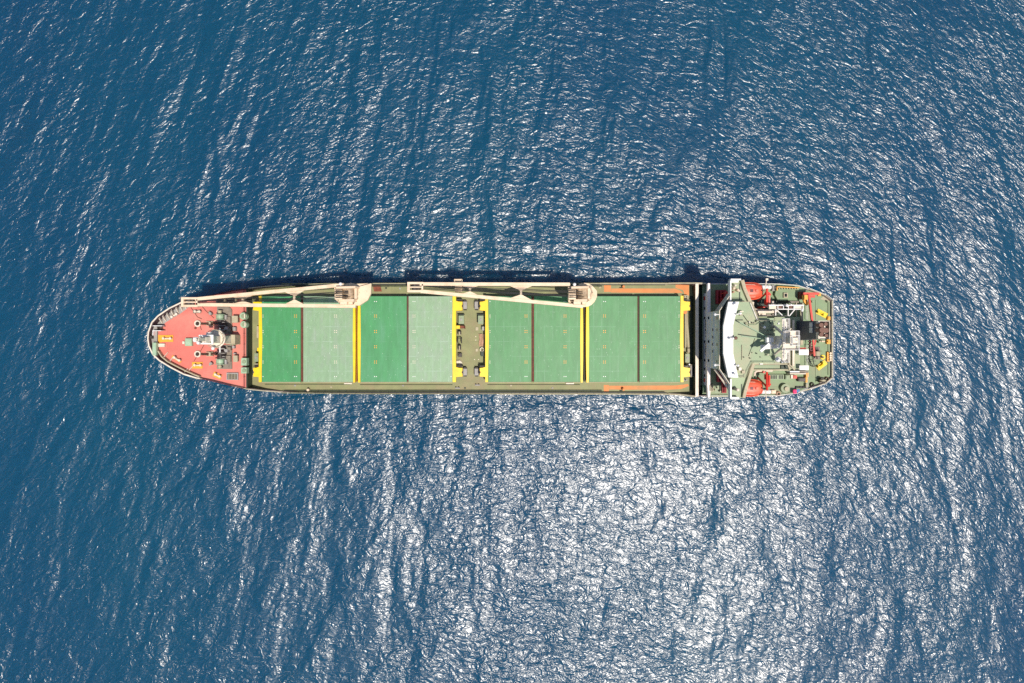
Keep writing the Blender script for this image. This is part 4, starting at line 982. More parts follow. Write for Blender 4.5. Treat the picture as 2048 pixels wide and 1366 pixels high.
# ------------------------------------------------------------------ decks aft of the tower
b = B(); prism(b, [(1549, 634), (1600, 634), (1600, 738), (1549, 738)], CD, BD + 0.001); casing = obj("engine_casing", b, 'top_green', su)
b = B(); wpoly(b, [(XT + 0.01, yn2 + 1), (XT + 2.2, yn2 + 1), (XT + 2.2, yn1 - 1), (XT + 0.01, yn1 - 1)], 15.4, BD + .01); obj("stair_tower", b, 'top_green', su)
b = B(); prism(b, [(1553, 574), (1598, 577), (1598, 601), (1556, 601), (1550, 590)], BD + 0.9, BD + .001); pf = obj("upper_platform", b, 'aft_green', bd)
b = B(); rect(b, 1567.5, 585.5, 1576, 595.5, BD + 1.3, BD + .901); sk = obj("skylight", b, 'tan', pf); b = B(); rect(b, 1569.5, 587.5, 1574, 593.5, BD + 1.34, BD + 1.301); rect(b, 1571.5, 587.6, 1572.1, 593.4, BD + 1.38, BD + 1.341); obj("skylight_pane", b, 'glass', sk)
b = B(); wallrun(b, [(1554.5, 581), (1554.5, 573.5), (1599, 575.5)], BD + 1.6, BD + 1.2, 0.16); obj("platform_edge", b, 'orange', pf)
b = B()
for k in range(8): drum(b, 1559 + k * 5.2, 577.3, BD + 0.9, BD + 1.4, 1.1, 8)
obj("platform_stanchion", b, 'tan', pf)
b = B(); rect(b, 1578, 602, 1598, 606, BD + 1.4, BD + .001); obj("pipe_duct", b, 'greybrown', bd)
# long fore and aft and athwart pipes/rails behind the mast
for (x0, x1, y0, y1, z, m) in ((1577, 1581, 636, 735, CD + 0.7, 'tan'), (1585, 1589, 640, 732, CD + 0.9, 'offwhite'), (1601, 1606.5, 605, 690, BD + 1.1, 'tan'), (1592, 1594, 605, 636, BD + 1.6, 'tan')):
    b = B(); rect(b, x0, y0, x1, y1, z, z - 0.5); rect(b, x0 + 1, y0 + 2, x1 - 1, y0 + 4, z - 0.501, BD); rect(b, x0 + 1, y1 - 4, x1 - 1, y1 - 2, z - 0.501, BD); obj("ventilation_duct", b, m, casing)
# dark recess floor with shade put into its colour, and pipe elbow to port
b = B(); prism(b, [(1500, 599), (1560, 599), (1572, 604), (1572, 626), (1506, 626)], BD + 0.02, BD + 0.001); obj("recess_shade_floor", b, 'dark_green', bd)
b = B(); tube(b, [W(1505, 604, 14), W(1504, 612, 14), W(1508, 619, 14), W(1516, 622, 14), W(1556, 623, 14)], 0.32, 8); obj("exhaust_pipe", b, 'offwhite', casing)
b = B(); rect(b, 1516, 622, 1552, 626, 15.6, 15.2); rect(b, 1518, 626.5, 1532, 632.5, 15.0, 13.9); obj("pipe_walkway", b, 'offwhite', casing)
b = B(); rect(b, 1521, 627.5, 1524.5, 631.5, 15.06, 15.001); rect(b, 1533, 627.5, 1548, 632.0, 14.2, 13.8); obj("machinery_cover", b, 'greybrown', casing)
b = B(); rect(b, 1549, 624.5, 1560, 631, 14.4, 12.9); obj("vent_housing", b, 'dark_green', casing)
# starboard side gear of the casing
b = B(); wallrun(b, [(1505, 728), (1578, 728)], 15.4, 15.0, 0.25); wallrun(b, [(1506, 740), (1580, 740)], 14.2, 13.9, 0.25); wallrun(b, [(1577, 727), (1590, 740)], 15.4, 15.0, 0.25); wallrun(b, [(1576, 728), (1580, 740)], 15.4, 15.0, 0.25); obj("handrail_beam", b, 'tan', casing)
b = B(); rect(b, 1507, 730, 1560, 738.5, 13.6, BD + .001); obj("side_casing", b, 'box_green', casing)
b = B(); rect(b, 1562, 731, 1576, 738, 13.8, 13.0); obj("skylight_box", b, 'dark_green', casing)
b = B(); tube(b, [W(1509, 752, 13), W(1510, 744, 13), W(1515, 741.5, 13), W(1545, 741, 13)], 0.22, 8); obj("exhaust_pipe", b, 'offwhite', casing)
gr = B(); rect(gr, 1538, 749, 1568, 759, BD + 0.5, BD + .001); gr_ = obj("grating_hatch", gr, 'box_green', bd)
b = B()
for k in range(9):
    if k != 5: rect(b, 1539.5 + k * 3.1, 750.5, 1541.2 + k * 3.1, 757.8, BD + 0.56, BD + .501)
obj("grating_bar", b, 'black', gr_)
for (x0, y0, x1, y1, m, h, nm) in ((1571, 750, 1580, 759, 'box_green', 0.9, "deck_box"), (1582, 750, 1586, 757, 'offwhite', 1.0, "deck_box"), (1586.5, 751, 1594, 757, 'red', 1.1, "fire_box"),
                                   (1597, 756, 1611, 763, 'dark', 0.9, "mooring_gear"), (1580, 742, 1599, 744.8, 'white', 1.8, "pipe_rack"), (1580, 746.6, 1612, 748.4, 'offwhite', 1.7, "pipe_rack"),
                                   (1598, 741.5, 1616, 746, 'greybrown', 1.2, "pump_unit"), (1612.5, 745, 1617, 754, 'orange', 0.9, "fairlead"), (1611.5, 754.5, 1616, 765, 'orange', 0.8, "fairlead"), (1612, 768, 1616.5, 775, 'tan', 0.8, "fairlead"),
                                   (1543, 602, 1549, 611, 'offwhite', 0.6, "deck_box"), (1544, 570, 1551, 582, 'grey', 0.6, "deck_box"), (1543, 780, 1552, 787, 'cream', 0.6, "deck_box")):
    b = B(); rect(b, x0, y0, x1, y1, BD + h, PD + .001 if x0 > 1610 else BD + .001)
    if x1 - x0 > 6 and y1 - y0 > 5:
        rect(b, x0 + 1.5, y0 + 1.5, x1 - 1.5, y1 - 1.5, BD + h + 0.15, BD + h)
    obj(nm, b, m, bd)
# mooring winch on the starboard quarter of the boat deck
wnc = B(); drum(wnc, 1571, 777, BD, BD + 0.9, 9, 20); wo = obj("storage_tank", wnc, 'box_green', bd)
b = B(); drum(b, 1574, 778, BD + .9, BD + 1.3, 4.5, 14); obj("tank_lid", b, 'tan', wo)
b = B(); 
for x in (1592, 1599, 1606): rect(b, x, 773, x + 6, 776.5, BD + 0.4, BD + .001)
obj("fender_block", b, 'black', bd)
# white awning boxes
for (x0, y0, x1, y1) in ((1598, 699, 1617.5, 710), (1599, 731, 1617.5, 740)):
    b = B(); rect(b, x0, y0, x1, y1, 14.0, 13.86); rf = obj("awning", b, 'white', su)
    b = B()
    for xx in (x0 + 1, x1 - 1):
        for yy in (y0 + 1, y1 - 1): p = W(xx, yy, 13.86); cyl(b, (p.x, p.y, BD), p, 0.06, seg=6)
    obj("awning_post", b, 'white', rf)
b = B(); rect(b, 1600, 695.5, 1612, 698.5, 13.2, 12.2); obj("fire_box", b, 'red', su)
# domes and aerials on the roof
def dome(x, y, r, z0, h, nm="radome"):
    p = W(x, y, z0 + h + r * 0.7); b = B(); ball(b, p, r, 1.0, 18); o = obj(nm, b, 'white', roof)
    b = B(); cyl(b, (p.x, p.y, z0), (p.x, p.y, p.z - r * 0.8), r * 0.35, seg=10); obj("dome_pedestal", b, 'offwhite', o)
dome(1556, 718.5, 0.52, RD, 0.9); dome(1529, 694, 0.33, RD, 0.5); dome(1529, 654.5, 0.25, RD, 1.2); dome(1557, 647, 0.2, RD, 0.4, "gps_antenna"); dome(1499, 644, 0.13, RD, 0.4, "gps_antenna")
for (x0, y0, x1, y1, h0, h1) in ((1479.5, 644.5, 1535, 674, 1.6, 4.2), (1483, 672, 1527, 678, 0.9, 3.6)):
    b = B(); cyl(b, W(x0, y0, RD + h1 * 0.35), W(x1, y1, RD + h1 * 0.35), 0.10, 0.07, 8); p = W(x1, y1, RD + h1 * .35); cyl(b, (p.x, p.y, RD), p, 0.06, seg=6); obj("whip_aerial", b, 'mint', roof)
b = B(); p = W(1471.5, 676, RD + 1.2); cyl(b, (p.x, p.y, RD), (p.x, p.y, RD + 1.2), 0.22, seg=10); ball(b, p, 0.34, 1, 10); obj("magnetic_compass", b, 'exhaust', roof)
b = B(); tube(b, [W(1510, 676, RD + .02), W(1497, 712, RD + .02)], 0.05, 4); tube(b, [W(1486, 630, RD + .04), W(1497, 645, RD + .04), W(1497, 655, RD + .04)], 0.06, 4); obj("aerial_wire", b, 'dark_green', roof)
for k in range(26):
    b = B(); x = rnd.uniform(1482, 1548); y = rnd.choice([rnd.uniform(640, 662), rnd.uniform(705, 722), rnd.uniform(640, 650)]); s = rnd.uniform(0.5, 1.1)
    rect(b, x - s, y - s, x + s, y + s * rnd.uniform(0.6, 2), RD + rnd.uniform(0.25, 0.7), RD + .001); obj("roof_fitting", b, rnd.choice(['offwhite', 'dark_green', 'tan', 'greybrown']), roof)

for k, pts in enumerate((((1541, 656), (1560, 656)), ((1541, 660), (1560, 660)), ((1490, 649), (1512, 649), (1520, 644)), ((1528, 668), (1546, 668)), ((1470, 640), (1486, 640)), ((1530, 711), (1547, 711), (1547, 722)),
                         ((1484, 690), (1484, 720)), ((1538, 642), (1543, 648), (1548, 648)))):
    b = B(); tube(b, [W(x, y, RD + 0.15) for x, y in pts], 0.07, 6); obj("cable_pipe", b, ('tan', 'dark_green', 'box_green')[k % 3], roof)
for (x0, y0, x1, y1, h, m) in ((1480, 622, 1487, 624, 0.8, 'offwhite'), (1480, 629, 1486, 631, 0.5, 'tan'), (1536, 671, 1544, 677, 0.7, 'offwhite'), (1532, 684, 1545, 687, 0.6, 'white'), (1520, 727, 1526, 729, 0.6, 'white'), (1484, 741, 1490, 747, 0.5, 'tan'), (1478, 735, 1483, 741, 0.9, 'offwhite')):
    b = B(); rect(b, x0, y0, x1, y1, RD + h, RD + .001); obj("equipment_box", b, m, roof)
# main mast: a broad white tripod with platforms, standing behind the wheelhouse roof
mm = empty("radar_mast", (xv(1553, RD), 0.7, RD)); mm.parent = ship; mm.location = ORG[mm] - ORG[ship]
bx, by = xv(1546, RD), yv(681, RD)
b = B(); taper_box(b, bx, by, 1.6, 1.7, RD + .001, 0.8, 0.9, 30.0)
for s in (-1, 1): bar(b, (bx + 0.2, by + s * 2.6, RD), (bx, by + s * 0.5, 26.5), 0.34, 0.34)
obj("mast_post", b, 'offwhite', mm)
for (z, wx_, wy_, dx) in ((27.2, 2.4, 3.2, 0.2), (25.5, 0.9, 7.4, 0.0), (29.2, 1.2, 1.6, 0.0)):
    b = B(); taper_box(b, bx + dx, by, wx_, wy_, z, wx_, wy_, z + 0.12); pl = obj("mast_platform", b, 'offwhite', mm)
    b = B()
    cs = [(bx + dx + i * wx_ / 2, by + j * wy_ / 2) for i, j in ((-1, -1), (1, -1), (1, 1), (-1, 1), (-1, -1))]
    for a, c in zip(cs[:-1], cs[1:]):
        for hz in (0.55, 1.05): cyl(b, (*a, z + hz), (*c, z + hz), 0.05, seg=5)
        n = max(1, int(math.dist(a, c) / 1.0))
        for i in range(n): p = (a[0] + (c[0] - a[0]) * i / n, a[1] + (c[1] - a[1]) * i / n); cyl(b, (*p, z + .1), (*p, z + 1.05), 0.045, seg=5)
    obj("railing", b, 'white', pl)
b = B(); bar(b, (bx - 1.3, by - 1.3, 25.9), (bx - 1.3 + 1.6, by + 1.5, 25.9), 0.35, 0.3); cyl(b, (bx - 0.6, by, 25), (bx - 0.6, by, 25.9), 0.2, seg=8); obj("radar_scanner", b, 'white', mm)
b = B(); bar(b, (bx - 3.4, by - 1.9, 23.4), (bx - 1.6, by - 0.4, 23.4), 0.45, 0.4); cyl(b, (bx - 2.6, by - 1.2, 22.4), (bx - 2.6, by - 1.2, 23.4), 0.22, seg=8); bar(b, (bx, by - 1.0, 22.4), (bx - 3.0, by - 1.2, 22.4), 0.8, 0.1); obj("radar_scanner", b, 'white', mm)
b = B(); taper_box(b, bx - 1.7, by + 0.1, 1.3, 0.9, 22.8, 1.2, 0.8, 23.5); obj("radar_motor", b, 'white', mm)
b = B()
for (dx, dy, z0, z1) in ((0.2, 3.4, 22.3, 25.2), (0.5, -3.4, 22.3, 25.0), (0.3, 2.1, 24.6, 27.2), (-0.3, -2.2, 24.6, 27), (0.1, 0, 27, 30.5), (0.9, 2.6, 22.3, 24.8)):
    cyl(b, (bx + dx, by + dy, z0), (bx + dx, by + dy, z1), 0.07, 0.04, 6)
bar(b, (bx, by - 3.2, 26.4), (bx, by + 3.2, 26.4), 0.12, 0.12)
obj("aerial", b, 'white', mm)
b = B()
for (a, c) in (((0.4, -0.5, 22.5), (2.6, 0.6, 21.5)), ((2.6, 0.6, 21.5), (3.4, 0.2, 21.2)), ((0.3, 0.8, 23), (2.4, 2.1, 22.4)), ((0.3, -1.0, 22.4), (1.8, -0.2, 21.6)), ((-0.6, -1, 22.5), (-2.6, -1.6, 22.3))):
    bar(b, (bx + a[0], by + a[1], a[2]), (bx + c[0], by + c[1], c[2]), 0.16, 0.16)
for k in range(8): z_ = RD + .5 + k; bar(b, (bx - 0.95, by - 0.3, z_), (bx - 0.95, by + 0.3, z_), 0.06, 0.06)
obj("mast_bracket", b, 'offwhite', mm)
b = B()
for (x, y, z) in ((0.5, 3.7, 23.6), (2.6, 0.6, 21.9), (0.4, -3.7, 23.6), (-0.4, 1.2, 25.4), (0.6, -1.9, 25.4)): ball(b, (bx + x, by + y, z), 0.24, 1, 10)
obj("navigation_light", b, 'white', mm)
# port side gantry with lockers and braces
gy = empty("service_gantry", (xv(1572, 16), yv(614, 16), BD)); gy.parent = ship; gy.location = ORG[gy] - ORG[ship]
b = B(); wallrun(b, [(1538, 610.5), (1608, 610.5)], 16.3, 15.9, 0.2); wallrun(b, [(1556, 618.3), (1608, 618.3)], 16.3, 15.9, 0.16)
for xx in (1556, 1567, 1577, 1588, 1606.5): wallrun(b, [(xx, 610), (xx, 618.5)], 16.35, 15.95, 0.12)
wallrun(b, [(1551.5, 618), (1551.5, 631)], 16, 15.7, 0.16); wallrun(b, [(1552, 619), (1565, 630.5)], 16, 15.7, 0.14); wallrun(b, [(1576.5, 618), (1576.5, 632)], 16, 15.7, 0.16); wallrun(b, [(1590, 618.5), (1579, 632)], 16, 15.7, 0.14)
for (xx, yy) in ((1540, 611), (1606, 611), (1606, 618), (1577, 631), (1552, 630)): p = W(xx, yy, 16); bar(b, (p.x, p.y, BD), (p.x, p.y, 15.9), 0.16, 0.16)
obj("gantry_frame", b, 'white', gy)
b = B(); rect(b, 1557, 611.5, 1566, 617.5, 15.9, 15.7); rect(b, 1578, 611.5, 1587, 617.5, 15.9, 15.7); obj("gantry_panel", b, 'exhaust', gy)
b = B(); rect(b, 1538.5, 611.5, 1555, 618, 15.8, 15.6); rect(b, 1588.5, 611.5, 1606, 617.5, 15.9, 15.7); obj("gantry_floor", b, 'offwhite', gy)
b = B(); ball(b, W(1573.8, 610.8, 17), 0.3, 1, 12); ball(b, W(1604.5, 621, 16.4), 0.24, 1, 10); ball(b, W(1582, 609, 16.6), 0.16, 1, 8); obj("floodlight", b, 'white', gy)

# funnel
fx0, fx1 = xv(1592, CD), xv(1658, 22.0)
fy0, fy1 = yv(678.5, 20), yv(641, 20)
fn = empty("funnel", (fx0 + 2, (fy0 + fy1) / 2, CD)); fn.parent = ship; fn.location = ORG[fn] - ORG[ship]
b = B(); FZ = 21.5; xa = xv(1636, FZ); xb = xv(1660, FZ)
A = [(fx0, fy0 - 0.2, BD), (xb, fy0 - 0.2, BD), (xb, fy1 + 0.2, BD), (fx0, fy1 + 0.2, BD)]
Tt = [(xa, fy0 + 0.1, FZ), (xb, fy0 + 0.1, FZ), (xb, fy1 - 0.1, FZ), (xa, fy1 - 0.1, FZ)]
Av = [b.verts.new(p) for p in A]; Tv = [b.verts.new(p) for p in Tt]
for i in range(4): b.faces.new((Av[i], Av[(i + 1) % 4], Tv[(i + 1) % 4], Tv[i]))
b.faces.new(Av[::-1]); b.faces.new(Tv)
fc = obj("funnel_casing", b, 'funnel', fn)
b = B()   # open frame round the top
for (x0, y0, x1, y1) in ((1636.5, 643, 1640, 677.5), (1640.1, 673.5, 1651, 676.5), (1648, 645, 1650.5, 673.4), (1636.6, 641.6, 1660, 642.6), (1659, 642, 1660, 678)):
    rect(b, x0, y0, x1, y1, FZ + 0.9, FZ + .01)
obj("top_coaming", b, 'offwhite', fn)
b = B(); rect(b, 1639.5, 643.5, 1658.5, 676.5, FZ + 0.02, FZ + .001); obj("funnel_top", b, 'black', fn)
b = B()
for (x, y, r, h) in ((1643, 650, 0.4, 1.6), (1652, 648, 0.32, 1.4), (1645, 660, 0.5, 1.8), (1653, 661, 0.42, 1.7), (1643, 669, 0.35, 1.4), (1653, 671, 0.3, 1.3)):
    p = W(x, y, FZ + h); cyl(b, (p.x, p.y, FZ), p, r, seg=14)
rect(b, 1640, 657, 1657, 664, FZ + 0.8, FZ + .021); obj("exhaust_pipe", b, 'exhaust', fn)
for yy in (650.2, 660.8):   # pale louvre grids on the forward face
    b = B()
    for k in range(2):
        x0 = 1620.5 + k * 3.2
        for j in range(4):
            A_ = None
            pz = FZ - (1636 - x0) * 0.24 * 1.0
            t = (x0 - 1592) / (1636 - 1592); zf = CD + (FZ - CD) * t
            q = W(x0, yy - 4 + j * 2.4, 0)
            # point on the sloping face: solve along the slope
            def face_pt(px, py):
                lo_, hi_ = BD, FZ
                for _ in range(30):
                    md_ = (lo_ + hi_) / 2; xf = fx0 + (xa - fx0) * (md_ - BD) / (FZ - BD)
                    if (CAMZ - md_) * (px - 1024) / FPX > xf: lo_ = md_
                    else: hi_ = md_
                return W(px, py, md_)
            p = face_pt(x0 - 0.6, yy - 4 + j * 2.5); p2 = face_pt(x0 + 2.2, yy - 4 + j * 2.5)
            bar(b, p + Vector((-0.10, 0, 0.05)), p2 + Vector((-0.10, 0, 0.05)), 0.1, 0.19)
    obj("louvre_grid", b, 'white', fn)
# provision crane on the port quarter
pcn = empty("provision_crane", W(1612, 592, PD).to_tuple()); pcn.parent = ship; pcn.location = ORG[pcn] - ORG[ship]
b = B(); p = W(1612, 590, 13.5); cyl(b, (p.x, p.y, PD), (p.x, p.y, 13.3), 0.45, seg=12); rect(b, 1607, 585, 1639, 589.5, 13.8, 13.4); rect(b, 1612, 590.5, 1630, 595, 13.6, 13.2); obj("crane_post", b, 'red', pcn)
b = B(); bar(b, W(1617.5, 590, 14.2), W(1624, 642, 14.2), 0.36, 0.4); obj("crane_arm", b, 'red', pcn)
b = B(); rect(b, 1609, 590, 1616, 599, 14.2, 13.0); prism(b, [(1607, 598), (1613, 597), (1618, 608), (1614, 611), (1608, 604)], 13.3, 12.8); rect(b, 1636, 586, 1642, 592, 13.6, 13.2); obj("crane_winch", b, 'orange', pcn)
b = B(); rect(b, 1601, 583, 1609, 598, 12.5, PD + 2.4); obj("crane_base", b, 'maroon', pcn)
pc2 = empty("rescue_davit", W(1627, 695, PD).to_tuple()); pc2.parent = ship; pc2.location = ORG[pc2] - ORG[ship]
b = B(); bar(b, W(1626, 680, 12.5), W(1628.5, 712, 12.5), 0.32, 0.35); bar(b, W(1631.5, 680, 12.3), W(1630, 690, 12.3), 0.16, 0.2)
p = W(1627.5, 706, 12.4); cyl(b, (p.x, p.y, PD), p, 0.25, seg=10); obj("davit_arm", b, 'red', pc2)
b = B()
for k in range(5): rect(b, 1618, 682 + k * 6, 1625, 683.6 + k * 6, 10.9, 10.3)
rect(b, 1620.5, 680, 1622, 712, 10.95, 10.35); obj("davit_frame", b, 'maroon', pc2)

# ------------------------------------------------------------------ poop deck mooring gear
for (x, y, wd, hg, a) in ((1644, 627, 22, 10.5, 27), (1643.5, 730.5, 22, 10, -38)):
    bollard_base(x, y, wd, hg, a, 'yellow', PD, posts='yellow')
b = B(); drum(b, 1646, 714.5, PD, PD + 0.25, 4.8, 16); o = obj("roller_fairlead", b, 'yellow', ship); b = B(); drum(b, 1646, 714.5, PD + .25, PD + 0.7, 2.0, 10); obj("roller", b, 'dark', o)
b = B(); rect(b, 1654.5, 704, 1659.5, 723, PD + 0.5, PD); o = obj("roller_fairlead", b, 'orange', ship); b = B()
for k in range(4): drum(b, 1661.5, 706.5 + k * 4.6, PD, PD + 0.9, 2.1, 10)
obj("roller", b, 'cream', o)
for (x0, y0, x1, y1, m, h) in ((1655, 633, 1661, 640, 'orange', 0.5), (1654, 679, 1661, 688, 'orange', 0.6), (1640, 681.5, 1650, 684, 'cream', 0.5)): fitting("fairlead", m, ship, [(x0, y0, x1, y1, PD + h, PD)], [((x0 + x1) / 2, (y0 + y1) / 2, PD + h, PD + h + 0.3, 1.8)])
for (x, y) in ((1626, 603), (1657, 603), (1639, 684)):
    f = fitting("air_pipe", 'box_green', ship, [], [(x, y, PD, PD + 0.8, 2.0, 10)])
def mooring_winch(x, y, s):
    o = empty("mooring_winch", W(x, y, PD).to_tuple()); o.parent = ship; o.location = ORG[o] - ORG[ship]; zc = PD + 0.95
    b = B(); rect(b, x - 6, y - 13 * s, x + 6, y + 12 * s, PD + 0.2, PD); obj("winch_bed", b, 'greybrown', o)
    b = B(); cyl(b, W(x, y - 4 * s, zc), W(x, y + 5 * s, zc), 0.6, seg=16); obj("rope_drum", b, 'tan', o)
    b = B()
    for d in (-5, 6): cyl(b, W(x, y + d * s - 0.5, zc), W(x, y + d * s + 0.5, zc), 0.85, seg=16)
    cyl(b, W(x, y - 12 * s, zc), W(x, y + 11 * s, zc), 0.13, seg=8); rect(b, x - 3, y - 11 * s, x + 3, y - 8 * s, PD + 1.4, PD + .2); obj("drum_flange", b, 'dark', o)
mooring_winch(1634, 707, 1.0); mooring_winch(1645, 761, 0.45)
b = B()
for (a, c) in (((1616, 716), (1626, 732)), ((1612, 722), (1632, 722)), ((1618, 730), (1619, 713)), ((1624, 712), (1629, 733)), ((1616, 716), (1622, 724))): bar(b, W(*a, PD + 1.2), W(*c, PD + 1.2), 0.12, 0.12)
for q in ((1616, 716), (1626, 732), (1619, 713), (1629, 733)): p = W(*q, PD + 1.2); bar(b, (p.x, p.y, PD), p, 0.1, 0.1)
obj("pipe_frame", b, 'black', ship)
b = B(); prism(b, [(1640, 598), (1650, 590), (1663, 600), (1663, 620), (1660, 620), (1660, 604)], PD + 0.02, PD + .002); obj("waterway", b, 'tan', pd)
b = B(); wallrun(b, [(1657.5, 606), (1657.5, 750)], PD + 0.25, PD + .001, 0.14); wallrun(b, [(1632, 600), (1632, 640)], PD + 0.12, PD + .001, 0.1); wallrun(b, [(1632, 735), (1632, 765)], PD + 0.12, PD + .001, 0.1); obj("deck_coaming", b, 'box_green', pd)
b = B(); railing(b, [(1616, 577.5), (1650, 591), (1662.5, 601), (1662.5, 755), (1648, 767), (1616, 777)], PD, r=0.035); obj("railing", b, 'white', ship)
b = B(); 
for (x, y) in ((1639, 760), (1650, 760), (1622, 770), (1554, 788), (1590, 782)): torus(b, W(x, y, PD + 0.3), 0.4, 0.14, 12, 5)
b.free()
for i, (x, y, z, m, lab) in enumerate(((1652, 758, PD, 'chain', "brown coil of rope at the rounded starboard corner of the stern deck"), (1623, 769, PD, 'dark', "dark oval coil of rope by the starboard rail of the stern deck"), (1555.5, 787, BD, 'rope', "small brown coil of rope near the rail beside the lower lifeboat"))):
    b = B(); p = W(x, y, z)
    for k in range(3): torus(b, (p.x, p.y, z + 0.1 + 0.15 * k), 0.42 - 0.05 * k, 0.09, 14, 5)
    obj("rope_coil", b, m, category="rope coil", label=lab)
b = B(); 
for k in range(4):
    p = W(1588.5 + (k % 2) * 2, 781.5 + (k // 2) * 3.5, BD + 1.0 - 0.05 * k); ball(b, p, 0.32, 0.7, 8)
obj("cloth_bundle", b, 'pink', category="cloth", label="bright pink bundle draped over the starboard rail near the stern")
b = B(); bar(b, W(1592.5, 782, BD + 1.0), W(1599, 780.5, BD + 1.0), 0.5, 0.2); bar(b, W(1592.5, 786, BD + .6), W(1596, 785, BD + .6), 0.4, 0.2); obj("cloth_bundle", b, 'blue', category="cloth", label="blue grey cloth hanging beside the bright pink bundle at the rail")

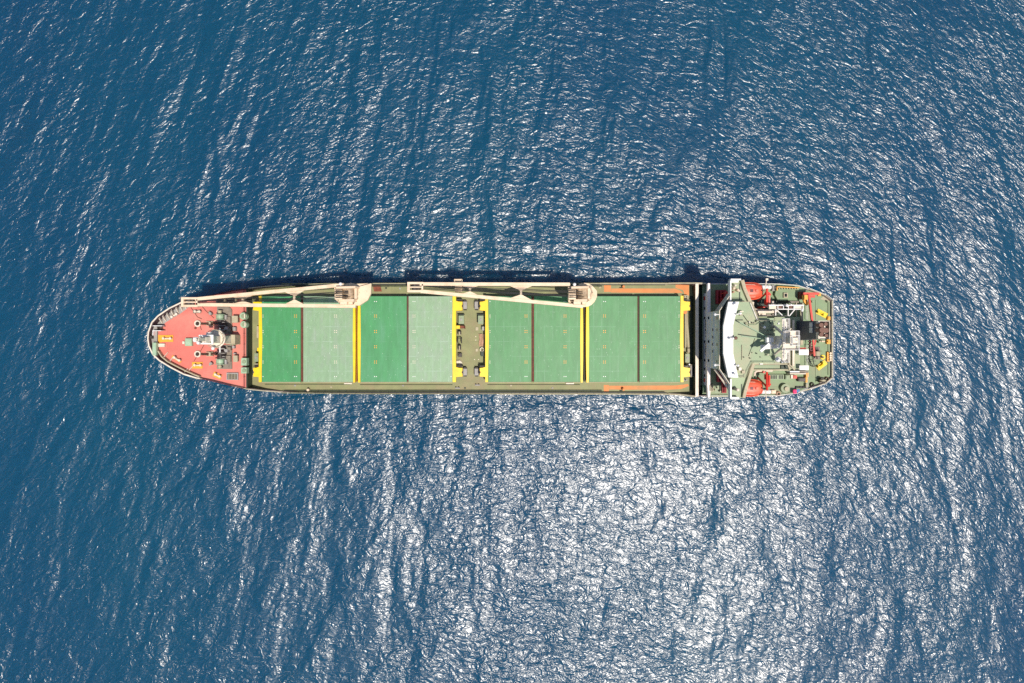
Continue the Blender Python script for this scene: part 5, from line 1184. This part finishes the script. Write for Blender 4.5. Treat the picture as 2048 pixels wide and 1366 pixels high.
# ------------------------------------------------------------------ lifeboats, davits and life rafts
def lifeboat(yc, sgn, label):
    z0, z1 = 11.6, 14.4
    L0, L1 = xv(1470, 13.5), xv(1527, 13.5)
    y0 = yv(yc, 13.5); Lh = (L1 - L0) / 2; cx = (L0 + L1) / 2; wd = 1.62
    lb = empty("lifeboat", (cx, y0, z0), category="lifeboat", label=label, group="enclosed lifeboats")
    def shell(zs, nm, m, par):
        bm = B(); rows = []
        for (z, f, fl) in zs:
            row = []
            for k in range(28):
                a = 2 * math.pi * k / 28; c, s = math.cos(a), math.sin(a)
                ex = math.copysign(abs(c) ** 0.75, c); ey = math.copysign(abs(s) ** 0.7, s)
                row.append(bm.verts.new((cx + ex * Lh * fl, y0 + ey * wd * f, z)))
            rows.append(row)
        for r0, r1 in zip(rows[:-1], rows[1:]):
            for k in range(28): bm.faces.new((r0[k], r0[(k + 1) % 28], r1[(k + 1) % 28], r1[k]))
        bm.faces.new(rows[0][::-1]); bm.faces.new(rows[-1])
        o = obj(nm, bm, m, par)
        for p in o.data.polygons: p.use_smooth = True
        return o
    hullb = shell([(z0, 0.25, 0.6), (z0 + 0.4, 0.7, 0.85), (z0 + 1.0, 0.95, 0.97), (z0 + 1.35, 1.0, 1.0), (z0 + 1.45, 1.0, 1.0)], "boat_hull", 'boat', lb)
    shell([(z0 + 1.45, 1.04, 1.02), (z0 + 1.6, 1.04, 1.02)], "fender", 'boat', lb)
    shell([(z0 + 1.6, 0.93, 0.96), (z0 + 2.1, 0.84, 0.9), (z0 + 2.5, 0.62, 0.78), (z0 + 2.65, 0.4, 0.6)], "canopy", 'boat', lb)
    hx = xv(1502.5, 14)
    b = B(); taper_box(b, hx, y0, 0.6, 0.6, z0 + 2.6, 0.55, 0.55, z0 + 2.75); obj("roof_hatch", b, 'maroon', lb)
    b = B(); taper_box(b, hx + 0.95, y0, 0.5, 0.55, z0 + 2.45, 0.4, 0.45, z0 + 2.95); obj("steering_cupola", b, 'boat', lb)
    b = B()
    for s in (-1, 1): taper_box(b, hx + 0.4, y0 + s * 0.8, 0.4, 0.25, z0 + 2.25, 0.35, 0.2, z0 + 2.42)
    obj("window", b, 'glass', lb)
    b = B()
    for s in (-1, 1): taper_box(b, hx - 0.95, y0 + s * 0.62, 0.55, 0.12, z0 + 2.5, 0.5, 0.1, z0 + 2.62)
    obj("reflective_strip", b, 'offwhite', lb)
    b = B()
    for xx in (hx - 1.6, hx - 0.5, hx + 0.45, hx + 1.5):
        for k in range(8):
            a0, a1 = math.pi * (0.17 + 0.66 * k / 8), math.pi * (0.17 + 0.66 * (k + 1) / 8)
            f_ = 1.0 if xx < hx + 1 else 0.9
            bar(b, (xx, y0 + math.cos(a0) * wd * 0.93 * f_, z0 + 1.45 + math.sin(a0) * 1.24 * f_), (xx, y0 + math.cos(a1) * wd * 0.93 * f_, z0 + 1.45 + math.sin(a1) * 1.24 * f_), 0.07, 0.05)
    obj("hull_rib", b, 'red', lb)
    b = B()
    for s in (-1, 1): tube(b, [(hx - 2.0, y0 + s * 1.2, z0 + 2.35), (hx + 0.6, y0 + s * 1.15, z0 + 2.35), (hx + 1.8, y0 + s * 0.7, z0 + 2.2)], 0.035, 5)
    obj("grab_rail", b, 'offwhite', lb)
    b = B(); cyl(b, (L1 - 0.5, y0, z0 + 2.2), (L1 - 0.5, y0, z0 + 3.0), 0.12, seg=8); cyl(b, (L0 + 0.5, y0, z0 + 2.2), (L0 + 0.5, y0, z0 + 3.0), 0.12, seg=8); obj("lifting_hook", b, 'dark', lb)
    # davit, part of the ship
    dv = empty("boat_davit", (cx, y0, BD)); dv.parent = ship; dv.location = ORG[dv] - ORG[ship]
    for ex in (L0 + 0.6, L1 + 0.1):
        b = B(); yo = y0 - sgn * 3.0
        bar(b, (ex, yo, BD), (ex, yo, 13.6), 0.35, 0.35); bar(b, (ex + (0.5 if ex > cx else 0), yo, 13.6), (ex, y0 + sgn * 0.3, 15.0), 0.32, 0.32); bar(b, (ex, yo + sgn * 1.2, BD), (ex, y0 - sgn * 0.5, 14.4), 0.25, 0.25)
        obj("davit_arm", b, 'red', dv)
    b = B(); cyl(b, (L1 + 0.6, y0 - sgn * 1.6, 13.2), (L1 + 0.6, y0 - sgn * 2.6, 13.2), 0.35, seg=12); bar(b, (L1 + 0.1, y0 - sgn * 0.2, 14.6), (L1 + 1.0, y0 - sgn * 0.8, 14.2), 0.35, 0.4); bar(b, (L1 + 0.7, y0 - sgn * 0.3, 14.4), (L1 + 0.9, y0 - sgn * 2.4, 14.0), 0.3, 0.3)
    obj("davit_winch", b, 'red', dv)
    b = B(); cyl(b, (L1 - 0.2, y0 + sgn * 0.4, 14.9), (L1 - 0.1, y0 + sgn * 2.0, 15.4), 0.09, seg=8); taper_box(b, L1 - 0.1, y0 + sgn * 2.0, 0.45, 0.4, 15.2, 0.45, 0.4, 15.6); obj("boat_light", b, 'offwhite', dv)
    b = B(); cyl(b, (L1 - 0.5, y0, z0 + 3.0), (L1 - 0.2, y0, 14.9), 0.03, seg=5); cyl(b, (L0 + 0.5, y0, z0 + 3.0), (L0 + 0.6, y0, 14.9), 0.03, seg=5); obj("fall_wire", b, 'black', dv)
lifeboat(582, 1, "orange red lifeboat behind the upper bridge wing, on the shaded side of the ship")
lifeboat(776, -1, "orange red lifeboat behind the lower bridge wing, beside the bright glittering water")
def raft(x0, x1, y, label):
    o = empty("life_raft_canister", W((x0 + x1) / 2, y, BD + 0.2), category="life raft", label=label, group="life raft canisters")
    z = BD + 1.0; r = 0.42
    b = B(); cyl(b, W(x0, y, z), W(x1, y, z), r, seg=18)
    for e, s in ((x0, -1), (x1, 1)): p = W(e, y, z); cyl(b, p, p + Vector((s * 0.14, 0, 0)), r, r * 0.6, 18)
    obj("canister_shell", b, 'white', o)
    b = B()
    for t in (0.3, 0.5, 0.7): xx = x0 + (x1 - x0) * t; cyl(b, W(xx - 0.4, y, z), W(xx + 0.4, y, z), r + 0.03, seg=18)
    obj("strap", b, 'offwhite', o)
    b = B(); rect(b, x0 + 2, y - 3, x0 + 3.5, y + 3, z - 0.25, BD); rect(b, x1 - 3.5, y - 3, x1 - 2, y + 3, z - 0.25, BD); obj("cradle", b, 'grey', ship)
raft(1524, 1541, 574.5, "white life raft canister just aft of the upper lifeboat")
raft(1523.5, 1540, 783.5, "white life raft canister just aft of the lower lifeboat")
